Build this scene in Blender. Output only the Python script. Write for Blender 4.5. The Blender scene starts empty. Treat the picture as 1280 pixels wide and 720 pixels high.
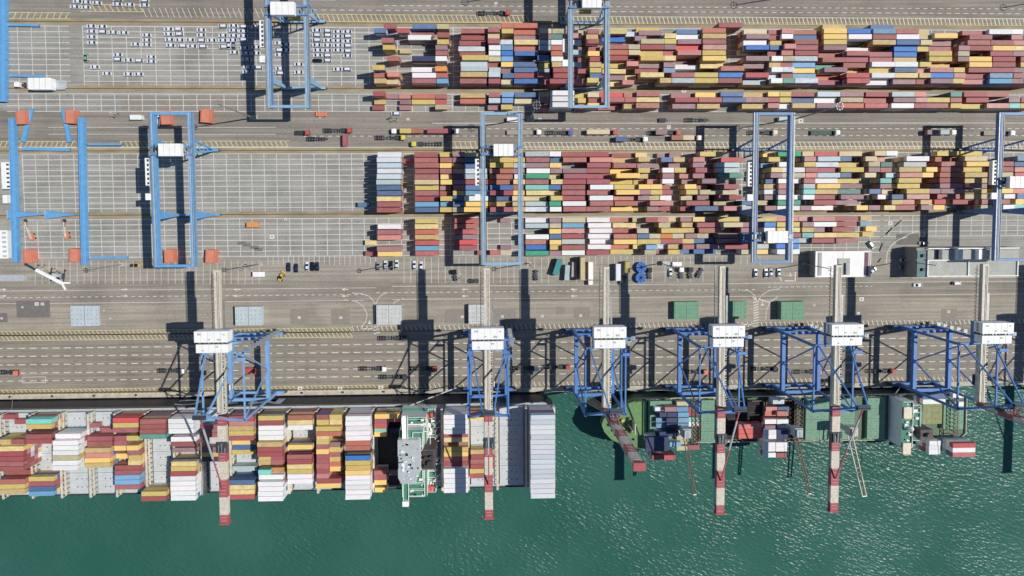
import bpy, math, random
from mathutils import Matrix, Vector
random.seed(7)
SC = bpy.context.scene
COL = SC.collection
R = math.radians

# ---------------------------------------------------------------- camera
CAM_H = 345.0; F = 800.0; PX, PY = 636.0, 299.0          # focal length and optical centre in photo pixels (1280 x 720)
NX, NY = 610.0, 258.0                                     # where the photo looks straight down
_d = Vector(((NX-PX)/F, -(NY-PY)/F, -1)).normalized()
_up = -_d
_x = Vector((math.cos(.0045), math.sin(.0045), 0)); _x = (_x - _up*_x.dot(_up)).normalized()
_y = _up.cross(_x)
BM = Matrix((_x, _y, _up))
cam_data = bpy.data.cameras.new('camera'); cam = bpy.data.objects.new('camera', cam_data); COL.objects.link(cam)
cam.matrix_world = Matrix.Translation((0, 0, CAM_H)) @ BM.to_4x4()
cam_data.sensor_width = 36; cam_data.lens = F/1280*36
cam_data.shift_x = (640-PX)/1280; cam_data.shift_y = (PY-360)/1280
cam_data.clip_start = 1; cam_data.clip_end = 20000
SC.camera = cam

# ---------------------------------------------------------------- world, sun, exposure
SUN_EL = R(54.5); SUN_AZ_XY = math.atan2(.112, .70)       # the sun stands towards +X and slightly +Y
w = bpy.data.worlds.new('World'); SC.world = w; w.use_nodes = True
nt = w.node_tree; bg = nt.nodes['Background']
sky = nt.nodes.new('ShaderNodeTexSky'); sky.sky_type = 'NISHITA'; sky.sun_disc = False
sky.air_density = .85; sky.dust_density = .15; sky.ozone_density = 2.5; sky.altitude = 600
sky.sun_elevation = SUN_EL; sky.sun_rotation = R(90) - SUN_AZ_XY
nt.links.new(sky.outputs[0], bg.inputs[0]); bg.inputs[1].default_value = 0.1
sd = bpy.data.lights.new('sun', 'SUN'); sd.energy = 5.0; sd.angle = R(.53); sd.color = (1, .955, .88)
sun = bpy.data.objects.new('sun', sd); COL.objects.link(sun)
dv = Vector((math.cos(SUN_EL)*math.cos(SUN_AZ_XY), math.cos(SUN_EL)*math.sin(SUN_AZ_XY), math.sin(SUN_EL)))
sun.rotation_euler = dv.to_track_quat('Z', 'Y').to_euler()
SC.view_settings.view_transform = 'Standard'; SC.view_settings.look = 'None'
SC.view_settings.exposure = -0.37; SC.view_settings.gamma = 1

def at(px, py, h=0.0):
    """the point at height h that the photo shows at this pixel"""
    v = BM @ Vector(((px-PX)/F, -(py-PY)/F, -1))
    t = (h-CAM_H)/v.z
    return (v.x*t, v.y*t)

# ---------------------------------------------------------------- materials
def lin(c):
    return tuple((v/255/12.92 if v/255 <= .04045 else ((v/255+.055)/1.055)**2.4) for v in c)
MATS = {}
def mat(name, rgb, rough=.6, metal=0, dirt=.25, scale=.35, spec=.4, streak=None, fine=0, ground=0):
    """weathered paint or paving: the colour broken up by large and small noise"""
    if name in MATS: return MATS[name]
    m = bpy.data.materials.new(name); m.use_nodes = True; n = m.node_tree; L = n.links.new
    b = n.nodes['Principled BSDF']; c = lin(rgb)
    b.inputs['Roughness'].default_value = rough; b.inputs['Metallic'].default_value = metal
    b.inputs['Specular IOR Level'].default_value = spec
    geo = n.nodes.new('ShaderNodeNewGeometry'); mp = n.nodes.new('ShaderNodeMapping')
    if streak: mp.inputs['Scale'].default_value = streak
    L(geo.outputs['Position'], mp.inputs['Vector'])
    t = n.nodes.new('ShaderNodeTexNoise'); t.inputs['Scale'].default_value = scale; t.inputs['Detail'].default_value = 6; t.inputs['Roughness'].default_value = .65
    L(mp.outputs[0], t.inputs['Vector'])
    r = n.nodes.new('ShaderNodeValToRGB'); r.color_ramp.elements[0].position = .3; r.color_ramp.elements[1].position = .7
    r.color_ramp.elements[0].color = (*[v*(1-dirt*.9) for v in c], 1)
    r.color_ramp.elements[1].color = (*[min(1, v*(1+dirt)) for v in c], 1)
    L(t.outputs['Fac'], r.inputs['Fac'])
    out = r.outputs[0]
    if fine:
        t2 = n.nodes.new('ShaderNodeTexNoise'); t2.inputs['Scale'].default_value = fine; t2.inputs['Detail'].default_value = 3
        L(geo.outputs['Position'], t2.inputs['Vector'])
        r2 = n.nodes.new('ShaderNodeValToRGB'); r2.color_ramp.elements[0].position = .35; r2.color_ramp.elements[1].position = .65
        r2.color_ramp.elements[0].color = (.91, .91, .91, 1); r2.color_ramp.elements[1].color = (1.08, 1.08, 1.08, 1)
        L(t2.outputs['Fac'], r2.inputs['Fac'])
        mx = n.nodes.new('ShaderNodeMix'); mx.data_type = 'RGBA'; mx.blend_type = 'MULTIPLY'; mx.inputs[0].default_value = 1
        L(out, mx.inputs[6]); L(r2.outputs[0], mx.inputs[7]); out = mx.outputs[2]
    if ground:
        for sc3, ns, p0, p1, c0, c1 in (((.014, .8, 1), 1.0, .36, .62, 1-.16*ground, 1.05), ((1, 1, 1), .055, .52, .74, 1.0, 1-.13*ground), ((.5, .5, 1), .9, .66, .72, 1.0, 1-.18*ground)):
            mp3 = n.nodes.new('ShaderNodeMapping'); mp3.inputs['Scale'].default_value = sc3; L(geo.outputs['Position'], mp3.inputs['Vector'])
            t3 = n.nodes.new('ShaderNodeTexNoise'); t3.inputs['Scale'].default_value = ns; t3.inputs['Detail'].default_value = 4; L(mp3.outputs[0], t3.inputs['Vector'])
            r3 = n.nodes.new('ShaderNodeValToRGB'); r3.color_ramp.elements[0].position = p0; r3.color_ramp.elements[1].position = p1
            r3.color_ramp.elements[0].color = (c0, c0, c0, 1); r3.color_ramp.elements[1].color = (c1, c1, c1*.99, 1)
            L(t3.outputs['Fac'], r3.inputs['Fac'])
            m3 = n.nodes.new('ShaderNodeMix'); m3.data_type = 'RGBA'; m3.blend_type = 'MULTIPLY'; m3.inputs[0].default_value = 1
            L(out, m3.inputs[6]); L(r3.outputs[0], m3.inputs[7]); out = m3.outputs[2]
        bk = n.nodes.new('ShaderNodeTexBrick'); bk.inputs['Scale'].default_value = 1; bk.inputs['Brick Width'].default_value = 13; bk.inputs['Row Height'].default_value = 6.5; bk.inputs['Mortar Size'].default_value = .05
        bk.inputs['Color1'].default_value = (.95,.95,.95,1); bk.inputs['Color2'].default_value = (1.04,1.03,1.03,1); bk.inputs['Mortar'].default_value = (.9,.9,.9,1)
        L(geo.outputs['Position'], bk.inputs['Vector'])
        m3 = n.nodes.new('ShaderNodeMix'); m3.data_type = 'RGBA'; m3.blend_type = 'MULTIPLY'; m3.inputs[0].default_value = 1
        L(out, m3.inputs[6]); L(bk.outputs[0], m3.inputs[7]); out = m3.outputs[2]
    L(out, b.inputs['Base Color'])
    MATS[name] = m
    return m

def water_mat():
    m = bpy.data.materials.new('harbour_water'); m.use_nodes = True; n = m.node_tree; L = n.links.new
    b = n.nodes['Principled BSDF']; b.inputs['Roughness'].default_value = .2; b.inputs['IOR'].default_value = 1.33
    geo = n.nodes.new('ShaderNodeNewGeometry')
    t = n.nodes.new('ShaderNodeTexNoise'); t.inputs['Scale'].default_value = .018; t.inputs['Detail'].default_value = 5
    L(geo.outputs['Position'], t.inputs['Vector'])
    r = n.nodes.new('ShaderNodeValToRGB'); r.color_ramp.elements[0].position = .3; r.color_ramp.elements[1].position = .72
    r.color_ramp.elements[0].color = (*lin((44, 92, 80)), 1); r.color_ramp.elements[1].color = (*lin((58, 104, 93)), 1)
    L(t.outputs['Fac'], r.inputs['Fac']); L(r.outputs[0], b.inputs['Base Color'])
    mp = n.nodes.new('ShaderNodeMapping'); mp.vector_type = 'TEXTURE'; mp.inputs['Rotation'].default_value = (0, 0, R(-22)); mp.inputs['Scale'].default_value = (2.3, 1, 1)
    L(geo.outputs['Position'], mp.inputs['Vector'])
    a = n.nodes.new('ShaderNodeTexNoise'); a.inputs['Scale'].default_value = .72; a.inputs['Detail'].default_value = 1.3; a.inputs['Roughness'].default_value = .62
    L(mp.outputs[0], a.inputs['Vector'])
    bp = n.nodes.new('ShaderNodeBump'); bp.inputs['Strength'].default_value = 1; bp.inputs['Distance'].default_value = .9
    wn = n.nodes.new('ShaderNodeTexNoise'); wn.inputs['Scale'].default_value = .03; wn.inputs['Detail'].default_value = 3
    L(geo.outputs['Position'], wn.inputs['Vector'])
    mr = n.nodes.new('ShaderNodeMapRange'); mr.inputs['From Min'].default_value = .35; mr.inputs['From Max'].default_value = .65; mr.inputs['To Min'].default_value = .35; mr.inputs['To Max'].default_value = 1.15
    L(wn.outputs['Fac'], mr.inputs['Value']); ml = n.nodes.new('ShaderNodeMath'); ml.operation = 'MULTIPLY'
    L(a.outputs['Fac'], ml.inputs[0]); L(mr.outputs[0], ml.inputs[1])
    L(ml.outputs[0], bp.inputs['Height']); 
    b.inputs['Specular IOR Level'].default_value = 0; b.inputs['Roughness'].default_value = 1      # the murky body of the water is not shaped by ripples
    bs = n.nodes.new('ShaderNodeBump'); bs.inputs['Strength'].default_value = 1; bs.inputs['Distance'].default_value = .7; L(ml.outputs[0], bs.inputs['Height']); L(bs.outputs[0], b.inputs['Normal'])
    gl = n.nodes.new('ShaderNodeBsdfGlossy'); gl.inputs['Roughness'].default_value = .3; L(bp.outputs[0], gl.inputs['Normal'])
    fr = n.nodes.new('ShaderNodeFresnel'); fr.inputs['IOR'].default_value = 1.33; L(bp.outputs[0], fr.inputs['Normal'])
    ms = n.nodes.new('ShaderNodeMixShader'); L(fr.outputs[0], ms.inputs[0]); L(b.outputs[0], ms.inputs[1]); L(gl.outputs[0], ms.inputs[2])
    L(ms.outputs[0], n.nodes['Material Output'].inputs['Surface'])
    return m

# ---------------------------------------------------------------- mesh builder
class MB:
    def __init__(s): s.v = []; s.f = []; s.m = []
    def quad(s, pts, mi=0):
        i = len(s.v); s.v += [tuple(p) for p in pts]; s.f.append(tuple(range(i, i+len(pts)))); s.m.append(mi)
    def box(s, x0, x1, y0, y1, z0, z1, mi=0, top=None):
        i = len(s.v)
        s.v += [(x0,y0,z0),(x1,y0,z0),(x1,y1,z0),(x0,y1,z0),(x0,y0,z1),(x1,y0,z1),(x1,y1,z1),(x0,y1,z1)]
        for k, q in enumerate(((0,3,2,1),(4,5,6,7),(0,1,5,4),(1,2,6,5),(2,3,7,6),(3,0,4,7))):
            s.f.append(tuple(i+a for a in q)); s.m.append(top if (k == 1 and top is not None) else mi)
        return s
    def beam(s, p, q, w, h=None, mi=0):
        h = h or w; p = Vector(p); q = Vector(q); d = (q-p)
        if d.length < 1e-6: return s
        d.normalize(); u = Vector((0,0,1)) if abs(d.z) < .95 else Vector((0,1,0))
        a = d.cross(u).normalized()*w/2; b = a.cross(d).normalized()*h/2
        i = len(s.v)
        for o in (p, q):
            for k in (-a-b, a-b, a+b, -a+b): s.v.append(tuple(o+k))
        for f in ((0,1,2,3),(7,6,5,4),(0,4,5,1),(1,5,6,2),(2,6,7,3),(3,7,4,0)):
            s.f.append(tuple(i+k for k in f)); s.m.append(mi)
        return s
    def prism(s, poly, z0, z1, mi=0, top=None):
        n = len(poly); i = len(s.v)
        s.v += [(x,y,z0) for x,y in poly] + [(x,y,z1) for x,y in poly]
        s.f.append(tuple(i+k for k in reversed(range(n)))); s.m.append(mi)
        s.f.append(tuple(i+n+k for k in range(n))); s.m.append(mi if top is None else top)
        for k in range(n):
            k2 = (k+1) % n; s.f.append((i+k, i+k2, i+n+k2, i+n+k)); s.m.append(mi)
        return s
    def cyl(s, x, y, z0, z1, r, r1=None, n=16, mi=0):
        r1 = r if r1 is None else r1; i = len(s.v)
        for (z, rr) in ((z0, r), (z1, r1)):
            s.v += [(x+rr*math.cos(2*math.pi*k/n), y+rr*math.sin(2*math.pi*k/n), z) for k in range(n)]
        s.f.append(tuple(i+k for k in reversed(range(n)))); s.m.append(mi)
        s.f.append(tuple(i+n+k for k in range(n))); s.m.append(mi)
        for k in range(n):
            k2 = (k+1) % n; s.f.append((i+k, i+k2, i+n+k2, i+n+k)); s.m.append(mi)
        return s
    def wheel(s, x, y, z, r, wd, n=10, mi=0):
        i = len(s.v)
        for yy in (y-wd/2, y+wd/2):
            s.v += [(x+r*math.cos(2*math.pi*k/n), yy, z+r*math.sin(2*math.pi*k/n)) for k in range(n)]
        s.f.append(tuple(i+k for k in range(n))); s.m.append(mi)
        s.f.append(tuple(i+n+k for k in reversed(range(n)))); s.m.append(mi)
        for k in range(n):
            k2 = (k+1) % n; s.f.append((i+k2, i+k, i+n+k, i+n+k2)); s.m.append(mi)
        return s
    def sheet(s, x0, x1, y0, y1, z, mi=0):
        s.quad([(x0,y0,z),(x1,y0,z),(x1,y1,z),(x0,y1,z)], mi); return s
    def line(s, p, q, wd, z, mi=0):
        p = Vector((p[0],p[1],0)); q = Vector((q[0],q[1],0)); d = q-p
        if d.length < 1e-6: return s
        a = Vector((-d.y, d.x, 0)).normalized()*wd/2
        s.quad([(*(p-a).xy, z), (*(q-a).xy, z), (*(q+a).xy, z), (*(p+a).xy, z)], mi); return s
    def mesh(s, name, mats):
        me = bpy.data.meshes.new(name); me.from_pydata(s.v, [], s.f)
        for m in (mats if isinstance(mats, (list, tuple)) else [mats]): me.materials.append(m)
        if any(s.m): me.polygons.foreach_set('material_index', s.m)
        me.validate(); me.update(); return me
    def build(s, name, mats, parent=None):
        o = bpy.data.objects.new(name, s.mesh(name, mats)); COL.objects.link(o)
        if parent: o.parent = parent
        return o

def tag(o, label=None, cat=None, group=None, kind=None):
    if label: o['label'] = label
    if cat: o['category'] = cat
    if group: o['group'] = group
    if kind: o['kind'] = kind
    return o
def thing(name, label, cat, loc=(0,0,0), rz=0, group=None):
    o = bpy.data.objects.new(name, None); COL.objects.link(o); o.location = loc; o.rotation_euler = (0,0,rz); o.empty_display_size = .5
    return tag(o, label, cat, group)
def solo(name, mb, mats, label, cat, loc=(0,0,0), rz=0, group=None):
    o = mb.build(name, mats); o.location = loc; o.rotation_euler = (0,0,rz)
    return tag(o, label, cat, group)
def struct(name, mb, mats):
    return tag(mb.build(name, mats), kind='structure')
def copy_tree(o, parent=None):
    c = o.copy(); COL.objects.link(c); c.parent = parent
    for ch in [x for x in o.children]: copy_tree(ch, c)
    return c
ORD = 'zeroth first second third fourth fifth sixth seventh eighth ninth tenth eleventh twelfth thirteenth fourteenth fifteenth sixteenth seventeenth eighteenth nineteenth twentieth'.split()
for _t, _s in (('twenty', 20), ('thirty', 30), ('forty', 40)):
    for _k in range(10):
        if _s + _k == 20: continue
        ORD.append({30:'thirtieth', 40:'fortieth'}.get(_s+_k, _t + '-' + ORD[_k]))
YARD = {
 'A1': ([93.07, 90.25, 87.42, 84.59, 81.75, 78.92, 76.08, 73.24, 70.4, 67.55, 64.7],
  'r-53.3,23 b-38.7,43 e-25.7,23 o7.4,24 o14,44 y79.1,41 r119.8,45 y175.7,44 b201.2,44',
  'b-57.7,24 k-45.8,24 r-39.8,41 r-13.3,F4 r0.6,25 y7.7,24 o14.1,43 e27.4,24 e33.7,24 e45.3,23 r52,24 y60.3,44 g73.1,22 m79.4,43 b98.2,44 o111.2,45 e133.9,44 r147,24 s152.9,25 o160.1,44 y175.1,45 B187.4,45 l201.2,45 r213.2,45 y226.6,24 b235.9,22 r250.5,44 w263.1,45 w275.1,25',
  'w-40.7,43 r-25.3,25 r-13.4,F3 e0.5,24 m14,43 m27.1,24 t33.1,24 s42.6,25 y51.5,24 B60.3,42 m77.4,23 y91.6,25 w98.2,44 y111.6,45 m134.3,45 r147,24 w152.9,25 b160.4,44 y175,45 w188.2,45 r201.1,45 w213.6,45 e225.7,25 y232,46 r252.6,45 s275.2,25 b281.3,45',
  'r-53.6,25 y-25.5,24 r-14.2,F3 r0.5,25 g7.2,24 y14.2,44 g26.8,24 w33.1,24 g42.9,24 r51.6,25 y72.1,21 e79.3,45 y91.6,25 m98.5,45 r111.5,45 w133.8,44 y147.9,24 r160,45 y175.1,45 y201.1,45 b213.8,45 e226.5,25 m232.3,44 r251.7,45 r264.2,45 s276.4,25 y282.6,45',
  'y-53.3,24 e-45.7,21 m-26.5,24 g-14.8,F3 w0.9,24 l7.3,24 o14.1,43 g26.8,24 o33.2,24 m43.2,23 r52.9,23 r60.4,45 e72.9,25 r79.3,45 m91.6,25 k98.3,44 s111.6,45 B134.2,45 b146.8,25 s153.1,26 r159.8,45 m175.1,45 w189.5,43 B214.1,44 y226.5,24 r232.5,44 m247,25 r253.1,45 y265.1,45 y277.3,25',
  'r-26.5,24 r-14.1,F3 w0.9,24 B7.3,24 B14.2,44 o33.2,24 g42.6,25 y52.2,24 o60.4,45 e72.9,25 y79.2,44 k91.4,24 s98.5,45 y111.5,45 r146.6,24 o152.9,25 r160,45 o175,43 r187.5,45 r200.9,44 B214,44 y231.3,45 e246.7,25 r264,45 m276.3,25 g282.7,45',
  'r-51.3,24 n-38.7,44 w-26.7,24 y-12.8,F5 e1,24 l7.3,24 b26,25 w33.3,24 r43.2,23 r53.3,24 r60.4,45 m73.2,22 y79.2,45 y91.4,25 m99.4,41 y111.5,45 m134.3,45 w147.8,25 e154,25 g159.8,45 r175.9,44 r188.1,44 r201,44 y214,44 y231.4,45 m246.7,25 y252.7,45 r265.4,45 r280.6,45',
  'g-13.5,F4 r0.2,23 y7.3,24 b13.6,44 y26.5,23 y33.7,24 g42.9,24 y53.3,24 y59.7,43 s72.1,25 m79.5,43 m92,24 w99.3,42 y112.1,43 m134.8,43 y147.5,24 r153.8,24 l159.8,44 t174.7,42 r187.1,44 w200.8,45 w213.1,45 y226.5,25 y233.9,43 y252.9,45 r265.5,45 y280.5,45',
  'y-57.9,26 w-38.6,44 O-26.6,25 g-13.4,F5 g0.9,24 m7.3,23 b13.9,44 g26.5,23 r34.3,44 r46.3,23 y53.3,24 y60.5,43 r77.5,43 l92,24 o120.2,46 w147.8,25 g153.7,25 y159.7,44 m175.7,45 y188.4,42 y201,44 b213.1,45 s225.8,24 s232.1,45 y244.4,25 r252.6,45 r264.9,45 m277,25',
  'r-58.1,24 s-50.8,25 w-38.6,44 r-26.4,24 y-13.7,F5 g0.8,25 b7.9,24 r13.9,44 r25.9,25 r34.3,44 b53.4,24 m60.5,42 y72.6,22 y79.1,45 r95.3,45 y107.5,45 B120.2,45 k134.2,45 g148.1,23 r154,24 l160.2,44 o175,42 k187.4,45 w200.9,45 y213.2,45 y226.3,25 B232.5,45 s244.9,25 r252.1,44 l264.2,45 r277,25',
  'y-58.1,24 e-51.9,23 r-38.7,44 l-26.2,24 r-14,F4 r0.8,24 e7.4,23 B13.9,44 r26.5,23 r32.5,44 r44.6,24 y51.6,25 y58.7,41 s71,23 y89.4,25 g95.6,45 y107.6,45 r120.1,45 g134.8,43 w147.7,25 t153.9,25 g160.2,45 r175,43 k187.9,45 w201.2,43 m213.8,44 r226.5,24 m232.4,45 y244.5,25 s251.3,44 l264,45 m276.2,25 m282.4,45',
 ),
 'A2': ([58.19, 55.21, 52.23],
  'r-58.9,24 m-52.8,21 s-46.4,21 o-39.7,41 r-27.5,21 y-14.2,F2 r0.8,23 l7.6,23 b14.2,43 e26.1,23 w32.7,45 y46,22 e52.6,23 k59,43 o71.7,23 r77.7,44 m97.3,42 y109.5,43 b122,44 y134.8,43 y147.3,24 y153.7,24 r159.7,44 g173.7,44 m186.2,44 r199.6,44 g213.6,44 s226,24 t245.3,24 r252.5,44 r264.7,44',
  'y-59.5,21 m-46.1,21 y-39.7,41 k-27.5,21 o-14.2,F2 g0.8,23 l7.5,23 e14.3,42 m26.7,24 w32.7,45 y45.6,23 r53,23 r59.4,44 r71.7,24 y77.6,44 r98,44 r110.7,44 b123.1,44 m135.5,44 r147.5,24 y153.6,24 b160.7,43 w173,43 e185.9,44 r199.8,43 m214.4,44 s226.6,24 y232.8,44 r245.4,24 r253.7,44 m277,24 r283.8,44',
  'r-60.4,21 m-46.3,21 e-27.3,22 m0.3,21 y7.1,22 r25.9,23 w32.5,45 r45.9,23 y52.1,24 r58.9,41 y71.6,23 o77.6,44 m97.4,43 y110.4,43 y134.5,43 s147.3,24 w154.3,23 y160.3,44 m173.2,44 o186.4,44 k199.2,44 w213.4,44 r225.9,24 r232,44 y245.4,24 y253,43 s265.2,44 c277.4,24 y283.4,44',
 ),
 'B1': ([26.98, 24.13, 21.28, 18.42, 15.57, 12.71, 9.85, 6.99, 4.12, 1.26, -1.61],
  'p-56.9,44 r-37.9,44 y-24.8,24 m-18.1,25 e-12,24 r1.1,43 r13.3,24 g19.5,45 w32,25 r38.9,44 r51.2,44 r66.5,41 y78.6,22 m90.8,21 m96.8,22 y111.5,44 y147.2,22 G153.3,44 e166.2,24 k172.8,44 e186.1,44 e203.6,25 w209.8,25 y239.1,44 y251.9,44',
  'p-56.8,45 r-44.5,21 r-37.9,44 o-24.7,24 m-18.3,24 b-12.3,24 y1.2,44 y13.3,24 r20,44 b32.8,23 o39.3,44 s53.4,44 y66.3,42 y78.3,25 b90.9,24 y97.3,24 s108,24 k123.6,43 y148.2,24 s166.1,25 g173.2,45 b185.2,25 e198.6,25 s206.3,23 w220.6,45 o239.7,43 e252.1,45 l280.8,45',
  'g-56.8,45 r-37.5,45 y-24.8,24 y-18.4,23 b-12.3,24 y1.2,45 g13.6,24 m19.7,44 y32.4,24 r52.1,44 r66.3,43 m78.8,23 m85,22 m96.3,22 m107.8,24 g120.6,44 l146.3,22 w152.5,25 y166,25 g173.5,44 y186,43 e200.4,25 t208.7,24 g220.9,44 o239.5,45 y253.2,45 r272.8,25 b281.5,44',
  'p-56.8,45 r-37.8,44 r-24.8,24 s-18.3,24 g-12.5,44 o0.9,44 m13.2,24 w20.2,44 m32.7,24 m39.1,44 r51.4,44 y65.5,41 y78.4,25 w91,25 y97.3,25 r108.3,25 m114.6,22 g120.6,44 y148.4,25 w154.2,45 r166.7,25 r173,44 y185.7,45 m200.5,25 r208.5,24 y217,45 y231.5,25 r239.4,45 y253.1,44 r272.6,25 s281.6,44',
  'p-56.9,45 r-37.9,44 y-24.7,23 m-18.8,23 g-12.5,44 o1,43 w13.9,23 G19.8,45 e32.4,22 r39.8,44 r52.4,43 y66.5,46 y78.7,23 m91,25 s101.6,23 m107.9,24 t121,45 m148.2,25 e154.2,45 s166.8,25 g173.1,45 b185.1,25 e198.4,25 g211.3,24 s217.3,45 y229.4,25 o238.9,45 y252.4,45 e272.5,25 k281.7,44',
  'g-57.2,45 e-37.6,45 y-24.6,24 m-18.1,24 r-12,44 o0.9,43 y13.4,24 r19.6,44 y33.1,24 r39.3,44 r51.8,44 y65.5,41 y78.2,21 s84.3,23 w91,25 m103.4,22 m111.9,45 b147.7,23 w153.6,44 o166,25 w173.2,44 y186.3,43 c208.5,24 y216.7,45 r239,45 y256.5,43 g273.1,25 w281.8,44',
  'b-57,45 y-38.1,43 m-25.3,22 r-18,24 b-12.2,44 B1.1,44 o13.5,23 c19.6,44 b32,24 r38.7,44 w53.5,44 y66.4,44 y78.7,25 y84.8,25 r91.2,22 y102.9,25 m111.2,22 r120.4,44 y146,24 s152.4,25 g165.9,25 y173.2,45 m186.4,44 m208.4,24 y217.8,44 m239.1,45 m256.6,43 y277,23 m284.1,43',
  'b-57,45 r-37.9,44 r-25.3,22 y-18.1,24 l-11.7,44 r1.1,45 y13.1,24 y20.1,44 e32.4,22 r38.8,44 r51.9,44 y66.4,46 m78.5,26 y84.9,25 r91.2,24 y103.7,25 e111.7,44 e123.8,42 w146,24 m152.5,25 c165.8,25 y173.3,44 t185.7,44 b201.1,25 e212.7,22 y221.2,45 m233.5,25 m239.7,45 y256.7,43 y272.9,25 s281.3,44',
  'y-57.2,45 r-38.2,43 y-24.5,25 b-18.2,24 w-12.3,45 b0.3,43 e12.8,24 e18.9,42 y32.6,25 r38.8,44 w53.1,45 s66.4,43 m78.8,24 e84.9,23 w91.3,23 e103.2,22 m111.2,23 r120.9,45 m147.3,23 w153.4,44 w165.8,25 r173.3,44 m186,45 w207.3,24 b213.4,25 s221.4,45 r239.7,44 e256.8,43 w274,25 b281.4,45',
  'b-69.2,21 r-57.1,45 l-37.9,44 l-24.9,23 b-18.1,25 y-12.2,44 y0.5,43 e12.7,25 g19.8,43 G32.2,24 w39.3,44 r53.7,44 o66.6,44 m78.7,22 s84.6,45 r103.8,45 e120.4,42 b133.1,25 e144.4,22 G153.5,44 r172.8,44 m185.3,43 y213.4,25 s219.6,25 y229,25 k236.5,25 r250.2,43 r262.1,25 r271.4,25 y280.4,45',
  'r-57.1,45 b-37.9,44 y-25,24 e-18.5,24 y-12.5,43 r1,45 y13.3,24 g19.7,43 w32.5,24 r39.4,44 r52.4,43 y66.2,41 y78.2,21 m84.3,23 r91.1,22 r102.1,23 b108.3,45 s120.9,44 g133.2,25 m147.8,23 w154.4,43 m166.9,23 w173.9,42 y194.5,25 m201.1,25 y209.4,25 r217.2,44 m229.4,25 y235.9,25 e261.7,25 w273.9,25 c281.9,44',
 ),
 'B2': ([-7.44, -10.32, -13.2, -16.08, -18.97, -21.86, -24.75],
  'y-38,44 k-17.5,44 m6.6,21 w19.7,43 m32.2,24 e39.3,43 w52.6,42 o65,41 e77.3,22 r83.1,24 s89.9,23 e97,21 m103,22 y109.8,42 y121.9,43 y140.4,24 y146.5,24 s153.7,43 s166.2,23 s172.5,44 r184.7,44 y202.8,21',
  'w-57.9,43 y-38.1,44 o-17.5,44 g19.7,43 e32.6,23 l39.6,42 w53.1,43 y66.1,43 e89.9,24 y103,23 r110.4,44 e122.6,44 m134.9,24 B146.6,24 y153.3,44 m166.9,24 w173.1,44 r185.6,43 l202.9,21',
  'r-57.7,44 o-38.3,43 k-17.7,43 y32.2,24 s39.2,42 w54.1,42 r66.4,42 e78.6,24 y91.4,44 y103.6,23 o111.5,44 m134.1,24 w146.2,24 y153.3,44 y166.9,24 m172.9,24 r184.8,43 y206,21',
  's-58,43 y-38.6,42 m-17.9,43 w19.7,44 b32.7,23 r39.3,42 w53.1,43 o66.2,44 b78.7,24 e85,24 O91.2,24 e97.4,24 m104.2,24 e110.4,24 m122,43 b134.4,24 m146.2,24 r154,44 c167,24 y173.3,44 y185.7,44 y204.1,21',
  'y-65.5,21 k-38.3,43 k-17.9,42 o19.7,43 y32.4,24 g39.3,42 w54.2,42 y66.3,44 y78.8,44 r91.3,43 y103.5,23 b109.5,42 m122,43 b134.2,24 y146.3,24 l153.3,44 g165.8,23 r172.2,44 r185.2,44',
  'm-58,44 l-38.4,43 r-18.1,42 m6.6,21 B20.1,42 y32.6,23 r38.7,44 w53.4,42 o65.5,41 y77.6,22 l83.5,24 g89.6,22 y95.7,23 r103,24 m111,43 r125.4,44 g142.8,24 B153.1,44',
  'r-65.4,21 y-57.9,43 k-38.6,42 r-6,21 k0.2,21 e6.5,21 G19.5,44 m32.3,24 w39.1,43 r52.1,43 y65.9,41 e83.2,23 r89.4,21 y95.8,23 b103.4,21 b110.4,42 e134.3,24 y142.6,24 w153.4,44',
 ),
}
SHIP_TOP = -105.0
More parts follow.
